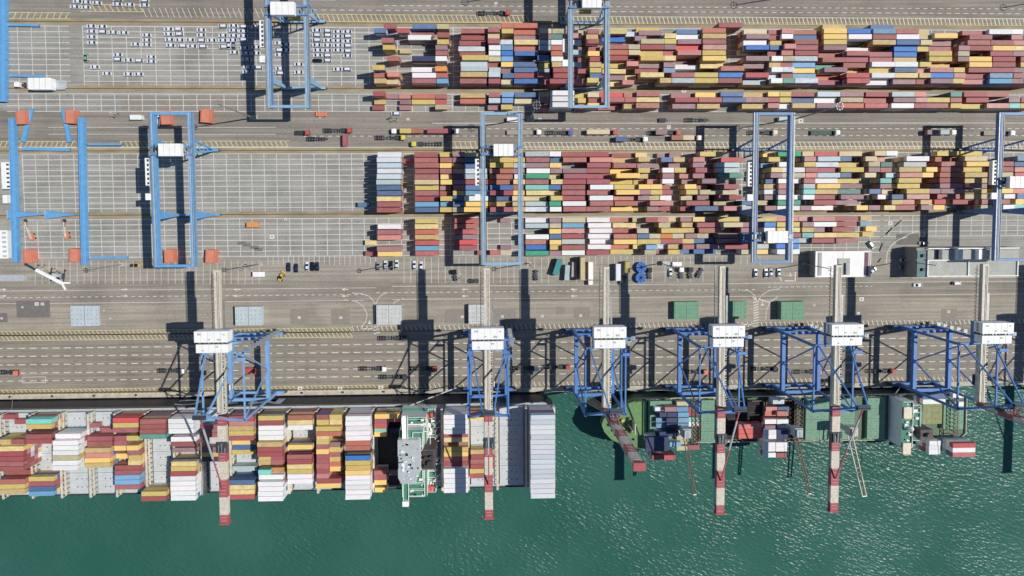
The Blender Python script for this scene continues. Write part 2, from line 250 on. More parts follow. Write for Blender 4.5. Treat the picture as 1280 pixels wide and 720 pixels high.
SHIP = [
  'r-245.3,21 c-228.3,44 k-186.3,44 r-171.7,45 w-157.9,45 r-129.7,44 y-115.1,44 o-100.6,44 r-86.3,24 y-80.0,24 w-71.4,45 y-57.5,44 w-22.7,45 r-9.7,43 p20.6,46',
  'r-239.6,21 y-228.4,44 y-186.4,44 r-171.8,45 w-158.0,45 s-129.8,44 r-115.2,44 y-100.6,44 y-86.4,24 y-80.0,24 w-71.4,45 r-57.7,24 o-51.4,23 w-22.7,45 y-9.7,43 p20.6,46',
  'r-203.7,21 r-186.6,44 r-171.9,45 w-158.1,45 r-144.3,43 y-129.9,44 w-115.2,44 w-100.7,44 y-86.0,45 w-71.4,45 k-57.7,24 w-22.7,45 p20.6,46',
  'r-228.5,44 w-214.4,44 r-197.1,21 t-172.0,45 m-145.4,42 y-129.9,44 w-115.3,44 o-86.0,45 w-71.5,45 c-58.2,23 w-22.8,45 p20.6,46',
  'y-242.1,24 r-235.8,24 r-228.6,44 w-214.0,45 r-200.7,43 r-187.4,23 y-181.3,23 w-158.2,44 r-145.5,42 r-130.0,44 w-115.3,44 y-86.6,24 w-71.5,45 y-58.3,23 n-52.3,21 r-23.0,44 p20.6,46',
  'y-240.4,45 w-214.1,45 r-200.8,43 r-187.5,23 r-158.3,44 y-115.0,45 y-86.7,24 o-71.6,45 y-23.0,44 p20.6,46',
  'r-240.5,45 w-214.3,45 y-200.3,44 y-187.6,23 y-181.8,23 y-131.4,41 r-115.0,45 y-100.7,44 r-86.7,24 m-80.9,23 o-71.7,45 m-23.2,43 p20.6,46',
  'r-240.6,45 e-214.4,45 s-200.4,44 r-181.5,23 m-160.3,42 m-145.6,42 B-131.4,41 r-115.1,45 y-86.7,24 y-80.9,23 y-23.0,44 p20.6,46',
  'r-240.7,45 w-214.5,45 y-200.5,44 y-188.1,22 y-180.9,23 y-145.7,42 y-131.5,41 y-115.5,24 r-109.4,24 r-101.3,44 r-86.8,24 r-81.0,23 B-71.7,45 y-23.1,44 y-9.7,43 p20.5,46',
  'r-240.8,45 w-214.6,45 y-200.6,44 y-181.0,23 y-158.6,44 n-145.8,42 y-115.6,24 r-109.5,24 r-101.3,44 r-86.8,24 y-81.0,23 y-71.8,45 r-23.1,44 r-9.5,43 p20.5,46',
  'r-187.7,43 y-158.7,44 y-101.4,44 r-86.9,24 o-81.1,23 y-71.8,45 r-23.1,44 r-9.6,43 p20.5,46',
  'r-243.3,42 r-187.8,43 r-158.9,44 g-130.7,42 c-115.7,24 O-109.9,23 y-101.4,44 r-86.9,24 y-81.1,23 y-71.9,45 w-23.0,45 r-9.6,43 p20.5,46',
  'o-242.3,44 y-230.1,43 l-187.9,43 w-159.0,44 w-115.7,44 w-101.3,44 s-87.0,24 w-71.9,45 r-58.6,23 w-23.0,45 y-10.1,43 p20.5,46',
  'y-242.4,44 r-230.2,43 l-188.0,43 w-159.1,44 b-130.1,44 w-115.1,45 w-101.3,44 r-87.1,44 w-72.0,45 r-58.6,23 m-52.6,21 w-23.0,45 r-10.2,43 p20.5,46',
  'y-242.5,44 b-230.3,43 r-188.1,43 w-159.2,44 y-130.2,44 w-115.1,45 y-87.1,44 w-72.0,45 y-58.7,23 w-23.0,45 p20.5,46',
  'l-230.3,43 y-173.7,44 w-159.3,44 y-130.3,44 w-115.2,45 w-72.0,45 w-23.1,45 p20.5,46',
  'r-173.8,44 w-159.3,44 k-130.3,44 w-115.3,45 w-72.1,45 y-58.9,22 p20.5,46',
]
# ---------------------------------------------------------------- ground, water, markings
def Yi(y, x=600): return at(x, y)[1]
QUAY = -101.2
G_yard = mat('yard_paving', (158,157,151), .85, dirt=.13, scale=.05, streak=(1,1.6,1), fine=1.1, ground=1.45)
G_apron = mat('quay_concrete', (151,145,134), .85, dirt=.12, scale=.06, streak=(.25,1.6,1), fine=1.0, ground=1.45)
G_road = mat('worn_asphalt', (144,138,129), .85, dirt=.16, scale=.1, streak=(.09,1.5,1), fine=1.0, ground=1.45)
G_lane = mat('berth_lane_asphalt', (147,140,129), .85, dirt=.15, scale=.12, streak=(.08,1.6,1), fine=1.0, ground=1.45)
G_tan = mat('rail_bed_gravel', (154,142,116), .9, dirt=.3, scale=.25, streak=(.3,1,1))
G_patch = mat('dark_patch_paving', (118,115,111), .9, dirt=.1, fine=1.0)
G_patch2 = mat('pale_patch_paving', (142,136,127), .9, dirt=.08, fine=1.0)
G_edge = mat('quay_edge_concrete', (182,177,165), .85, dirt=.25, scale=.3)
M_white = mat('white_line_paint', (214,211,202), .7, dirt=.22, scale=.5)
M_faint = mat('worn_line_paint', (206,204,196), .7, dirt=.16, scale=.4)
M_yel = mat('yellow_line_paint', (208,194,140), .7, dirt=.28, scale=.4)
M_yelw = mat('pale_yellow_line_paint', (212,206,178), .7, dirt=.25, scale=.4)
M_rail = mat('rusty_rail_steel', (92,70,52), .55, .3, dirt=.3)
M_dark = mat('dark_rubber', (32,31,34), .8, dirt=.2)

g = MB(); g.box(-3000, 3000, QUAY, 4000, -6, 0); struct('ground', g, G_yard)
g = MB(); g.sheet(-3000, 3000, -4000, QUAY+.5, -3.0); struct('water', g, water_mat())
def road(name, ya, yb, m, z=.004, x0=-600, x1=700):
    b = MB(); b.sheet(x0, x1, Yi(yb), Yi(ya), z); return struct(name, b, m)
road('terminal_road', -60, 27.5, G_road)
road('yard_road', 138.5, 186, G_road)
road('parking_apron', 321, 348, mat('parking_paving', (162,156,145), .85, dirt=.14, scale=.06, fine=1.1, ground=1.45))
road('quay_road', 348, 377, G_apron)
road('hatch_cover_apron', 377, 407, mat('apron_concrete', (163,155,142), .85, dirt=.1, scale=.05, fine=1.0, ground=1.45))
road('berth_lanes', 407, 489.3, G_lane)
b = MB(); b.sheet(-600, 700, QUAY, QUAY+2.2, .008); b.box(-600, 700, QUAY-.35, QUAY, -1.2, .25); struct('quay_edge', b, G_edge)
# rails in their gravel beds
rb = MB(); rr = MB()
for y in (29.4, 111.2, 187.8, 266.7):
    Y = Yi(y); rb.sheet(-600, 700, Y-1.5, Y+1.5, .008); rr.box(-600, 700, Y-.16, Y+.16, 0, .06)
for y in (412.8, 484.6):
    Y = Yi(y); rr.box(-600, 700, Y-.14, Y+.14, 0, .03)
struct('rail_bed', rb, G_tan); struct('crane_rail', rr, M_rail)

# slot grids
P20 = 6.58
gm = MB()
def grid(ys, x0, x1, pitch, phase, wd=.34, every=1):
    ymin, ymax = min(ys), max(ys)
    for Y in ys: gm.line((x0, Y), (x1, Y), wd, .006)
    n = math.ceil((x0-phase)/pitch); X = phase+n*pitch
    while X <= x1:
        gm.line((X, ymin), (X, ymax), wd, .007); X += pitch
pA = at(82/8+460, 100)[0]
xg0 = at(104, 60)[0]; xg1 = at(128, 60)[0]
YA1 = [YARD['A1'][0][0]+1.47 - i*(YARD['A1'][0][0]-YARD['A1'][0][-1])/10 for i in range(12)]
YA2 = [YARD['A2'][0][0]+1.5 - i*3.02 for i in range(4)]
YB1 = [YARD['B1'][0][0]+1.43 - i*2.86 for i in range(12)]
YB2 = [YARD['B2'][0][0]+1.43 - i*2.88 for i in range(8)]
XE = at(1290, 100)[0]
grid(YA1, at(7, 60)[0], at(87, 60)[0], 7.05, at(22.5, 60)[0])
grid(YA1, at(104, 60)[0], XE, 7.4, at(104, 60)[0])
grid(YA2, at(8, 125)[0], XE, 7.05, at(23, 125)[0])
grid(YB1, at(27, 200)[0], at(1280, 200)[0], P20, at(28.1, 200)[0])
grid(YB2, at(30, 300)[0], at(1100, 300)[0], P20, at(47.8, 310)[0])
grid(YB2[:5], at(1104, 290)[0], at(1290, 290)[0], 6.6, at(1126, 290)[0], .3)
struct('slot_markings', gm, M_faint)
# parking bays
pm = MB()
def bays(y0, y1, x0, x1, step, slant=0):
    x = x0
    while x <= x1:
        pm.line(at(x, y0), at(x+slant, y1), .25, .012); x += step
bays(326, 355, 44, 325, 8.75); bays(319, 331, 335, 470, 6.4); bays(322, 354, 505, 690, 8.6); bays(320, 331, 705, 950, 7.9); bays(330, 353, 705, 905, 15.8)
struct('parking_marking', pm, M_faint)
# hatched rail strips
hm = MB()
def hatch(y0, y1, x0, x1, pitch, slant, mi, edge=True, wd=.42):
    X = at(x0, y0)[0]; X1 = at(x1, y0)[0]; Ya, Yb = Yi(y0), Yi(y1)
    if edge:
        hm.line((X, Ya), (X1, Ya), .3, .014, mi); hm.line((X, Yb), (X1, Yb), .3, .014, mi)
    while X < X1:
        hm.line((X, Ya), (X+slant, Yb), wd, .013, mi); X += pitch
hatch(18.5, 26, 4, 88, 3.3, -1.6, 0); hatch(8.3, 17, 100, 178, 3.0, 2.0, 0); hatch(12, 24, 178, 330, 2.9, 2, 1, False, .3)
hatch(19, 28, 385, 660, 2.5, 1.6, 0); hatch(20, 29, 700, 1340, 2.3, 1.1, 1)
hatch(176, 183, -10, 95, 2.6, -1.5, 0); hatch(176, 183, 150, 362, 2.6, 1.4, 0); hatch(177, 186, 562, 596, 2.7, 1.3, 0); hatch(178, 187, 655, 1340, 2.5, 1.7, 1)
hatch(408, 413.4, -10, 440, 2.35, 1.6, 0); hatch(413.4, 419.5, -10, 440, 2.35, 1.6, 0)
hatch(406, 412, 440, 1340, 2.6, 1.0, 1, False); hatch(479.5, 483.5, -10, 500, 2.4, 1.4, 0); hatch(483.5, 486.5, -10, 500, 2.4, 1.0, 0)
hatch(478.5, 484, 500, 1340, 2.6, 1.2, 1, False)
struct('hatched_marking', hm, [M_yel, M_yelw])
# lanes, arrows, curves
lm = MB()
def dashes(y, x0, x1, on, off, wd=.3, z=.012):
    X, X1 = at(x0, y)[0], at(x1, y)[0]; Y = Yi(y)
    while X < X1:
        lm.line((X, Y), (min(X+on, X1), Y), wd, z); X += on+off
def solid(y, x0, x1, wd=.28):
    lm.line((at(x0, y)[0], Yi(y)), (at(x1, y)[0], Yi(y)), wd, .012)
for y in (428.9, 438.8, 449, 459.2, 468.8): dashes(y, -20, 1330, 3.6, 2.3, .42)
dashes(366.8, -10, 455, 1.9, 1.9); dashes(364.8, 470, 945, 1.9, 1.9); dashes(362, 960, 1090, 1.6, 1.6)
solid(358.6, -10, 470, .22); solid(374.2, -10, 455, .22); solid(357.2, 490, 1330, .22); solid(373.5, 490, 1330, .22); solid(352, 1140, 1330, .2)
dashes(161, 560, 1330, 2.2, 2.0); dashes(170, 380, 1330, 2.2, 2.0); solid(154, 540, 1330, .3); solid(159, 60, 345, .2); solid(167.5, 60, 345, .2); solid(183.8, 20, 1330, .35)
dashes(7.5, 480, 1330, 2.2, 2.2); dashes(13.5, 390, 1330, 2.6, 2.2); solid(1, 100, 420, .2)
def arrow(px, py, s=1):
    X, Y = at(px, py); lm.line((X-1.6*s, Y), (X+.6*s, Y), .35, .014)
    lm.quad([(X+.5*s, Y-.75, .014), (X+2.2*s, Y, .014), (X+.5*s, Y+.75, .014)][::int(s)])
for x, d in ((3, 1), (155, 1), (297, -1), (432, -1), (582, -1), (718, -1)): arrow(x, 361.8, d); arrow(x, 370, d)
def arc(pts, wd=.3):
    for a, c in zip(pts, pts[1:]): lm.line(at(*a), at(*c), wd, .012)
arc([(440,366),(452,367),(461,370),(467,376),(470,384)]); arc([(485,365.5),(478,368),(473,373),(470,380)])
arc([(430,374.5),(446,377),(455,384),(459,393),(457,402),(451,409)]); arc([(505,373),(494,377),(489,384)])
arc([(925,362),(937,364),(944,370),(947,378)]); arc([(975,361),(962,363),(953,368),(948,375)]); arc([(972,371),(963,377),(958,388),(957,400)])
arc([(1134,296),(1124,299),(1114,307),(1109,316),(1108,330)], .35); arc([(1160,286),(1140,291),(1128,297)], .25)
def ladder(px, y0, y1, wpx, n):
    for k in range(n):
        y = y0+(y1-y0)*k/(n-1); lm.line(at(px-wpx, y+1.2), at(px+wpx, y-.8), .5, .013)
ladder(471, 404, 416, 3.5, 4); ladder(945, 374, 407, 3.3, 11)
for a, c in (((470,381),(491,381)), ((468,381),(467,404)), ((451,411),(467,411)), ((941,372),(962,378)), ((922,405),(942,406)), ((981,351),(992,351)), ((974,345),(977,351)), ((994,340),(994,352))):
    lm.line(at(*a), at(*c), .55, .013)
for x, y in ((462,402.5),(953,379.5),(988,343)): lm.line(at(x-2,y+1.5), at(x+2,y+1.5), .6, .013); lm.line(at(x,y-2), at(x,y+1.5), .5, .0135)
for (p0, p1) in (((28,471.5),(57,471)),((28,478.5),(57,478)),((28,471.5),(27.6,478.5)),((57,471),(57.4,478))): lm.line(at(*p0), at(*p1), .3, .013)
struct('lane_marking', lm, M_white)
# repaired patches, small flush covers, skid marks
pt = MB()
def patch(x0, y0, x1, y1, mi=0, z=.016):
    a = at(x0, y1); c = at(x1, y0); pt.sheet(a[0], c[0], a[1], c[1], z, mi)
patch(21, 375.5, 62, 397, 0); patch(-10, 391, 9, 403, 0); patch(363, 386, 386, 406, 1); patch(414, 386, 437, 406, 1); patch(556, 386, 600, 404, 1); patch(615, 386, 645, 404, 1); patch(717, 384, 737, 399, 1); patch(695, 383, 706, 393, 1); patch(1058, 383, 1084, 400, 1); patch(1176, 386, 1196, 402, 1)
patch(152, 121, 400, 138, 1, .005); patch(1120, 292, 1160, 306, 0, .009)
struct('paving_patch', pt, [G_patch, G_patch2])
cv = MB()
for x, y, s in ((28,384,2.2),(46,380,4.2),(53,380,3.4),(2,398,2.4),(130,388,1.6),(138,398,1.6),(374,397,3),(426,397,3),(578,396,3),(628,395.5,3),(678,395,3),(726,394.5,3),(775,394,3),(1073,391.5,3),(1077,374,5),(1186,389.5,3.2),(1018,381.5,2),(510,149,3),(400,147,1.5),(836,158.5,4),(1001,151,5.5),(675,149,3.4),(340,296,5),(357,274,3),(1113,279,4.6),(1153,293,7),(855,113,5),(375,485.8,5),(425,485.8,5),(476,484.5,5),(620,4,3)):
    X, Y = at(x, y); k = s*.21
    cv.sheet(X-k*1.2, X+k*1.2, Y-k, Y+k, .020, 0); cv.sheet(X-k*.4, X+k*.4, Y-k*.35, Y+k*.35, .024, 1)
struct('utility_cover_marking', cv, [M_white, G_patch])
sk = MB()
for a, c, wd in (((1127,275),(1118,283),.7),((1115,285),(1107,293),.9),((1103,304),(1099,314),.9),((1101,323),(1097,328),.8),((1101,336),(1105,328),.01)):
    sk.line(at(*a), at(*c), wd, .012)
for x, y in ((318,309),(308,306),(302,304),(323,312)): 
    X, Y = at(x, y); sk.sheet(X-2.2, X+2.2, Y-.8, Y+.8, .009+.001*(x % 5), 1)
struct('skid_mark', sk, [M_dark, G_patch])
# ---------------------------------------------------------------- rail mounted yard cranes
S_blue = mat('bright_blue_paint', (104,166,216), .45, dirt=.12)
S_pale = mat('faded_blue_paint', (138,178,208), .5, dirt=.14)
S_mid = mat('weathered_blue_paint', (96,138,186), .5, dirt=.16)
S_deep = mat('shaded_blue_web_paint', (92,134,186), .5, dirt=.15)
S_grey = mat('pale_grey_paint', (176,182,186), .55, dirt=.15)
S_white = mat('white_roof_paint', (242,242,238), .5, dirt=.07)
S_cream = mat('cream_boom_paint', (206,199,182), .55, dirt=.3, scale=.9, streak=(2,.5,1))
S_red = mat('boom_red_paint', (172,90,92), .55, dirt=.14, scale=.5)
S_mach = mat('machinery_dark_steel', (70,76,84), .6, .2, dirt=.3)
S_steel = mat('galvanised_steel', (150,154,155), .5, .4, dirt=.2)
S_glass = mat('dark_window_glass', (28,36,46), .12, dirt=.05, spec=.6)
S_orange = mat('orange_paint', (212,134,106), .55, dirt=.1)
S_yellow = mat('safety_yellow_paint', (206,176,90), .5, dirt=.12)
HR = 28.5
def yard_crane(px_girder, up, col, label, trolley_px=None, ehouse_px=None, right=True):
    """px_girder: photo x of the two girders; up: upper yard or lower"""
    XL = at(px_girder[0], 225, HR)[0]; XR = at(px_girder[1], 225, HR)[0]; XM = (XL+XR)/2
    if up: rN, rS, yN, yS = Yi(29.4), Yi(111.2), Yi(29.4)+17, at(362, 134.5, HR)[1]
    else: rN, rS, yN, yS = Yi(187.8), Yi(266.7), at(625, 140.5, HR)[1], at(625, 331, HR)[1]
    t = thing('yard_gantry_crane', label, 'gantry crane', (XM, rS, 0), 0, 'rail mounted gantry cranes over the container yard')
    l, r = XL-XM, XR-XM; n, s, e = rN-rS, yS-rS, yN-rS; z1 = HR; z0 = HR-3.0
    for x in (l, r):
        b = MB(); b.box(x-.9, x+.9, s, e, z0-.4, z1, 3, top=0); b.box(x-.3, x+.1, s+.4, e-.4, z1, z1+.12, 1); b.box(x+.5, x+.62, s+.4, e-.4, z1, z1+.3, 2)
        sg = 1 if x == l else -1
        b.box(x-sg*1.35-.25, x-sg*1.35+.25, s, e, z1-.35, z1-.2, 2)          # outer walkway
        for k in range(24):
            yy = s+(e-s)*k/23; b.box(x-sg*1.58-.04, x-sg*1.58+.04, yy-.04, yy+.04, z1-.2, z1+.9, 2)
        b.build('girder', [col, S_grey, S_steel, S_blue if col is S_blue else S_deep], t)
    for y in (s+.6, e-.6):
        b = MB(); b.box(l-.92, r+.92, y-.65, y+.65, z1-1.6, z1+.05); b.build('end_tie', col, t)
    for x in (l, r):       # rigid legs on the south rail: tapered plates; truss legs on the north rail
        b = MB()
        for (za, zb, wa, wb, ta, tb) in ((2.6, z0, .45, 2.0, .5, .9),):
            i = len(b.v)
            for z, hw, ht in ((za, wa, ta), (zb, wb, tb)):
                b.v += [(x-ht, -hw, z), (x+ht, -hw, z), (x+ht, hw, z), (x-ht, hw, z)]
            for f in ((0,3,2,1),(4,5,6,7),(0,1,5,4),(1,2,6,5),(2,3,7,6),(3,0,4,7)): b.f.append(tuple(i+k for k in f)); b.m.append(0)
        b.build('leg', col, t)
        b = MB(); b.beam((x, n-3.2, z0), (x, n-.4, 2.6), .8); b.beam((x, n+3.2, z0), (x, n+.4, 2.6), .8)
        for k in range(4):
            f = (k+.7)/5; z = z0+(2.6-z0)*f; hw = 3.2-2.8*f; b.beam((x, n-hw, z), (x, n+hw, z), .35)
        b.build('leg', col, t)
    for y in (0, n):
        b = MB(); b.box(l-2.5, r+2.5, y-.6, y+.6, 1.5, 2.7); b.build('sill_beam', col, t)
        for x in (l, r):
            w_ = MB(); w_.box(x-3, x+3, y-.45, y+.45, .55, 1.6, 0)
            for k in (-2.3, -.9, .9, 2.3): w_.wheel(x+k, y, .42, .42, .3, 10, 1)
            w_.build('bogie', [S_mach, M_dark], t)
    if ehouse_px:          # electrical house slung outside the western girder, cab below it
        ya, yb = at(ehouse_px[0], ehouse_px[1], 26)[1]-rS, at(ehouse_px[0], ehouse_px[2], 26)[1]-rS
        b = MB(); b.box(l-4.1, l-2.2, yb, ya, z0+.3, z1-.4, 0)
        for k in range(6):
            yy = yb+(ya-yb)*(k+.5)/6; b.box(l-2.9, l-2.25, yy-.55, yy+.55, z1-.4, z1+.1, 1)
        b.build('electrical_house', [S_white, S_mach], t)
        yc = at(ehouse_px[0], ehouse_px[3], 26)[1]-rS
        b = MB(); b.box(l-4.3, l-1.6, yc-1.6, yc+1.6, z0-.4, z1-.2, 0); b.box(l-4.33, l-1.57, yc-1.2, yc+1.2, z0+.6, z0+1.5, 1); b.build('control_cabin', [S_white, S_glass], t)
    if trolley_px:
        x0, y1 = at(trolley_px[0], trolley_px[1], HR+4); x1, y0 = at(trolley_px[2], trolley_px[3], HR+4)
        x0 -= XM; x1 -= XM; y0 -= rS; y1 -= rS
        b = MB(); b.box(l-1.2, r+1.2, y0+.6, y0+1.6, z1+.15, z1+1.1); b.box(l-1.2, r+1.2, y1-1.6, y1-.6, z1+.15, z1+1.1)
        b.box(l-.6, x0, y0+1.8, y1-1.8, z1+.2, z1+.45, 1); b.box(x1, r+.6, y0+1.8, y1-1.8, z1+.2, z1+.45, 1)
        for k in range(9):
            xx = l+.5+k*.45; b.box(xx, xx+.3, y0+1+((k*7)%5)*.5, y0+2.0+((k*7)%5)*.9, z1+.45, z1+1.0+.25*(k % 3), 2 if k % 3 else 3)
        for k in range(5):
            xx = r-3.2+k*.6; b.box(xx, xx+.3, y0+1+((k*5)%4)*.6, y0+2.2+((k*5)%4)*.7, z1+.45, z1+1.2, 2 if k % 2 else 3)
        tr = b.build('trolley', [S_mid, S_steel, S_mach, S_grey], t)
        b = MB(); b.box(x0, x1, y0, y1, z1+1.1, z1+4, 0)
        nn = 4
        for k in range(1, nn): b.box(x0+(x1-x0)*k/nn-.06, x0+(x1-x0)*k/nn+.06, y0+.05, y1-.05, z1+4, z1+4.08, 1)
        b.build('machinery_house', [S_white, S_grey], tr)
        b = MB(); b.box(-3.1, 3.1, (y0+y1)/2-1.2, (y0+y1)/2+1.2, 15.5, 16.0); 
        for sx in (-2.6, 2.6):
            for sy in (-1, 1): b.beam((sx, (y0+y1)/2+sy, 16), (sx*.8, (y0+y1)/2+sy*1.4, z1+.3), .08)
        b.build('spreader', S_yellow, tr)
    return t
yard_crane((339, 386), True, S_pale, 'faded blue yard crane above the lot of white cars, white trolley house up top', (337.5, 2, 368, 18.5), (324, 27, 60, 75))
yard_crane((714, 758), True, S_pale, 'faded blue yard crane straddling the tall container rows beside the terminal road', (728, -7, 752, 9.5), (706, 50, 66, 80))
yard_crane((192, 238.5), False, S_blue, 'bright blue yard crane standing over empty slots, between two orange boxes', (197.5, 179.5, 226, 195), (184, 198, 232, 246))
yard_crane((604.5, 650), False, S_pale, 'faded blue yard crane over mixed containers, white trolley house above yellow boxes', (617, 180, 641.5, 195), (596.5, 199, 232, 247))
yard_crane((945.5, 989), False, S_mid, 'weathered blue yard crane whose white trolley house hangs over the narrow lower block', (960, 289, 985, 303.5), (938, 203, 233, 247))
yard_crane((1251, 1294), False, S_mid, 'weathered blue yard crane that rises above the long grey roofed building', (1263, 220.5, 1288, 235), (1239, 201, 231, 245))

# crane girders lying on the ground, being put together
def lying_girder(px, y0, y1, label, white=True):
    Xa, Ya = at(px, y0, 3); Xb, Yb = at(px+(4.5 if y1 > 200 else 0), y1, 3)
    b = MB(); L = Ya-Yb; b.box(-1.35, 1.35, -L/2, L/2, .5, 3.2, 0)
    for k in range(10): b.box(-1.0, 1.0, -L/2+L*k/10+.4, -L/2+L*k/10+.9, 0, .5, 1)
    b.box(-.7, -.45, -L/2+.3, L/2-.3, 3.2, 3.3, 2)
    for k in range(14): b.box(1.36, 1.42, -L/2+L*(k+.5)/14-.1, -L/2+L*(k+.5)/14+.1, .6, 3.1, 2)
    o = solo('crane_girder', b, [S_blue, S_mach, S_mid], label, 'steel girder', ((Xa+Xb)/2, (Ya+Yb)/2, 0), math.atan2(-(Xb-Xa), -(Yb-Ya))*-1, 'blue crane girders laid on the ground')
    o.rotation_euler.z = math.atan2((Xb-Xa), (Ya-Yb)); return o
lying_girder(14, 148, 328, 'bright blue girder lying beside a pale electrical house, slanted beams at its head')
lying_girder(100.5, 147, 331, 'bright blue girder lying over empty slots with an orange box at each end')
lying_girder(3, -40, 127, 'bright blue girder lying beside the white lorry and the striped slots')
def lying_beam(p, q, wd, label, h=1.2, m=None, name='crane_beam'):
    a = at(*p, 1); c = at(*q, 1); L = math.hypot(c[0]-a[0], c[1]-a[1])
    b = MB(); b.box(-L/2, L/2, -wd/2, wd/2, .3, .3+h, 0); b.box(-L/2+.5, -L/2+.9, -wd/2+.05, wd/2-.05, 0, .3, 1); b.box(L/2-.9, L/2-.5, -wd/2+.05, wd/2-.05, 0, .3, 1)
    for k in (-L/2, L/2-.12): b.box(k, k+.12, -wd/2-.12, wd/2+.12, .2, .42+h, 0)
    return solo(name, b, [m or S_blue, S_mach], label, 'steel beam', ((a[0]+c[0])/2, (a[1]+c[1])/2, 0), math.atan2(c[1]-a[1], c[0]-a[0]), 'loose blue crane beams on the ground')
lying_beam((6,31), (49,32), 1.1, 'slim blue beam beside the yellow hatched strip and top girder')
lying_beam((13,94.5), (55,95.5), 1.1, 'slim blue beam lying just above the white lorry')
lying_beam((29,186), (88,187), 1.6, 'thick blue beam lying across the rail between two girders')
lying_beam((110,180.5), (153,180.5), .9, 'thin pale blue beam lying on the yellow hatching')
lying_beam((116,322.5), (160,321.5), 1.2, 'blue beam lying below the empty slots near a lamp base')
lying_beam((40,136), (29,177), 1.9, 'slanted smooth blue beam next to an orange box')
lying_beam((79.5,137), (87,178), 1.9, 'slanted blue beam with ladder brackets next to an orange box')
for (x0, x1, y, lab) in ((10, 58, 268, 'tapered blue crane leg lying across the girder beside the pale house'), (57, 94, 268.5, 'tapered blue crane leg lying between the girders, tip near the second')):
    a = at(x0, y, 2.5); c = at(x1, y, 1.5); L = c[0]-a[0]
    b = MB(); b.prism([(0,-2.2),(L*.55,-.9),(L,-.35),(L,.35),(L*.55,.9),(0,2.2)], .6, 2.8, 0); b.box(-.4, 0, -2.3, 2.3, .5, 3.0, 1); b.box(L*.3, L*.3+.5, -1, 1, 0, .6, 2); b.box(L*.8, L*.8+.5, -.5, .5, 0, .6, 2)
    solo('tapered_strut', b, [S_blue, S_grey, S_mach], lab, 'crane leg', (a[0], a[1], 0), 0, 'tapered crane legs laid on the ground')
# electrical house and boxes at the edge
for (x0,y0,x1,y1,h,lab,nm,cat) in ((3,203,12,236,2.8,'long pale electrical house with vents beside the lying girder','electrical_house','electrical house'),(4,244,13,254,2.6,'small white cabin beside the lying girder','site_cabin','cabin'),(-6,288,9,323,3,'white flat roofed hut cut by the picture edge','site_hut','hut'),(-8,343.5,30,351,2.6,'long pale trailer body parked below the white hut','parked_semitrailer','trailer')):
    a = at(x0, y1, h); c = at(x1, y0, h); L, W = c[0]-a[0], c[1]-a[1]
    b = MB(); b.box(0, L, 0, W, .3, h, 0); b.box(-.1, L+.1, -.1, W+.1, h, h+.12, 0); b.box(.2, L-.2, .2, W-.2, 0, .3, 1)
    for k in range(6): b.box(L*.62, L*.92, W*(k+.3)/6, W*(k+.7)/6, h+.12, h+.35, 1 if nm == 'electrical_house' else 2)
    for k in range(3): b.box(-.03, 0, W*(k+.3)/3, W*(k+.6)/3, 1, 2, 1)
    solo(nm, b, [S_white if nm != 'parked_semitrailer' else S_grey, S_mach, S_grey], lab, cat, (a[0], a[1], 0))
# orange ballast boxes
for k, (x, y, lab) in enumerate(((27.5,147,'orange box between the picture edge girder and a smooth slanted beam'),(88.5,146,'orange box at the head of the second lying girder'),(207.5,147.5,'orange box under the head of the standing bright blue crane'),(257.5,145,'orange box beside the bright blue crane, near the lamp mast shadow'),(36,320.5,'orange box near the mobile crane, by the first lying girder'),(93.5,319,'reddish box at the foot of the second lying girder'),(212,320,'orange box under the foot of the standing bright blue crane'),(263.5,320.5,'orange box by the foot of the bright blue crane, nearest the boom'))):
    X, Y = at(x, y, 3); b = MB(); b.box(-2.6, 2.6, -3.4, 3.4, .15, 3.6, 0); b.box(-2.7, 2.7, -3.5, 3.5, 0, .18, 1)
    for kk in range(7): b.box(2.6, 2.68, -3.1+kk, -2.8+kk, .3, 3.4, 0); b.box(-2.68, -2.6, -3.1+kk, -2.8+kk, .3, 3.4, 0)
    b.box(-2.3, -2.1, -3.2, 3.2, 3.6, 3.66, 1); b.box(2.1, 2.3, -3.2, 3.2, 3.6, 3.66, 1)
    solo('ballast_box', b, [S_orange, S_red], lab, 'steel box', (X, Y, 0), R(-4 if k % 2 else 2), 'orange boxes around the cranes')

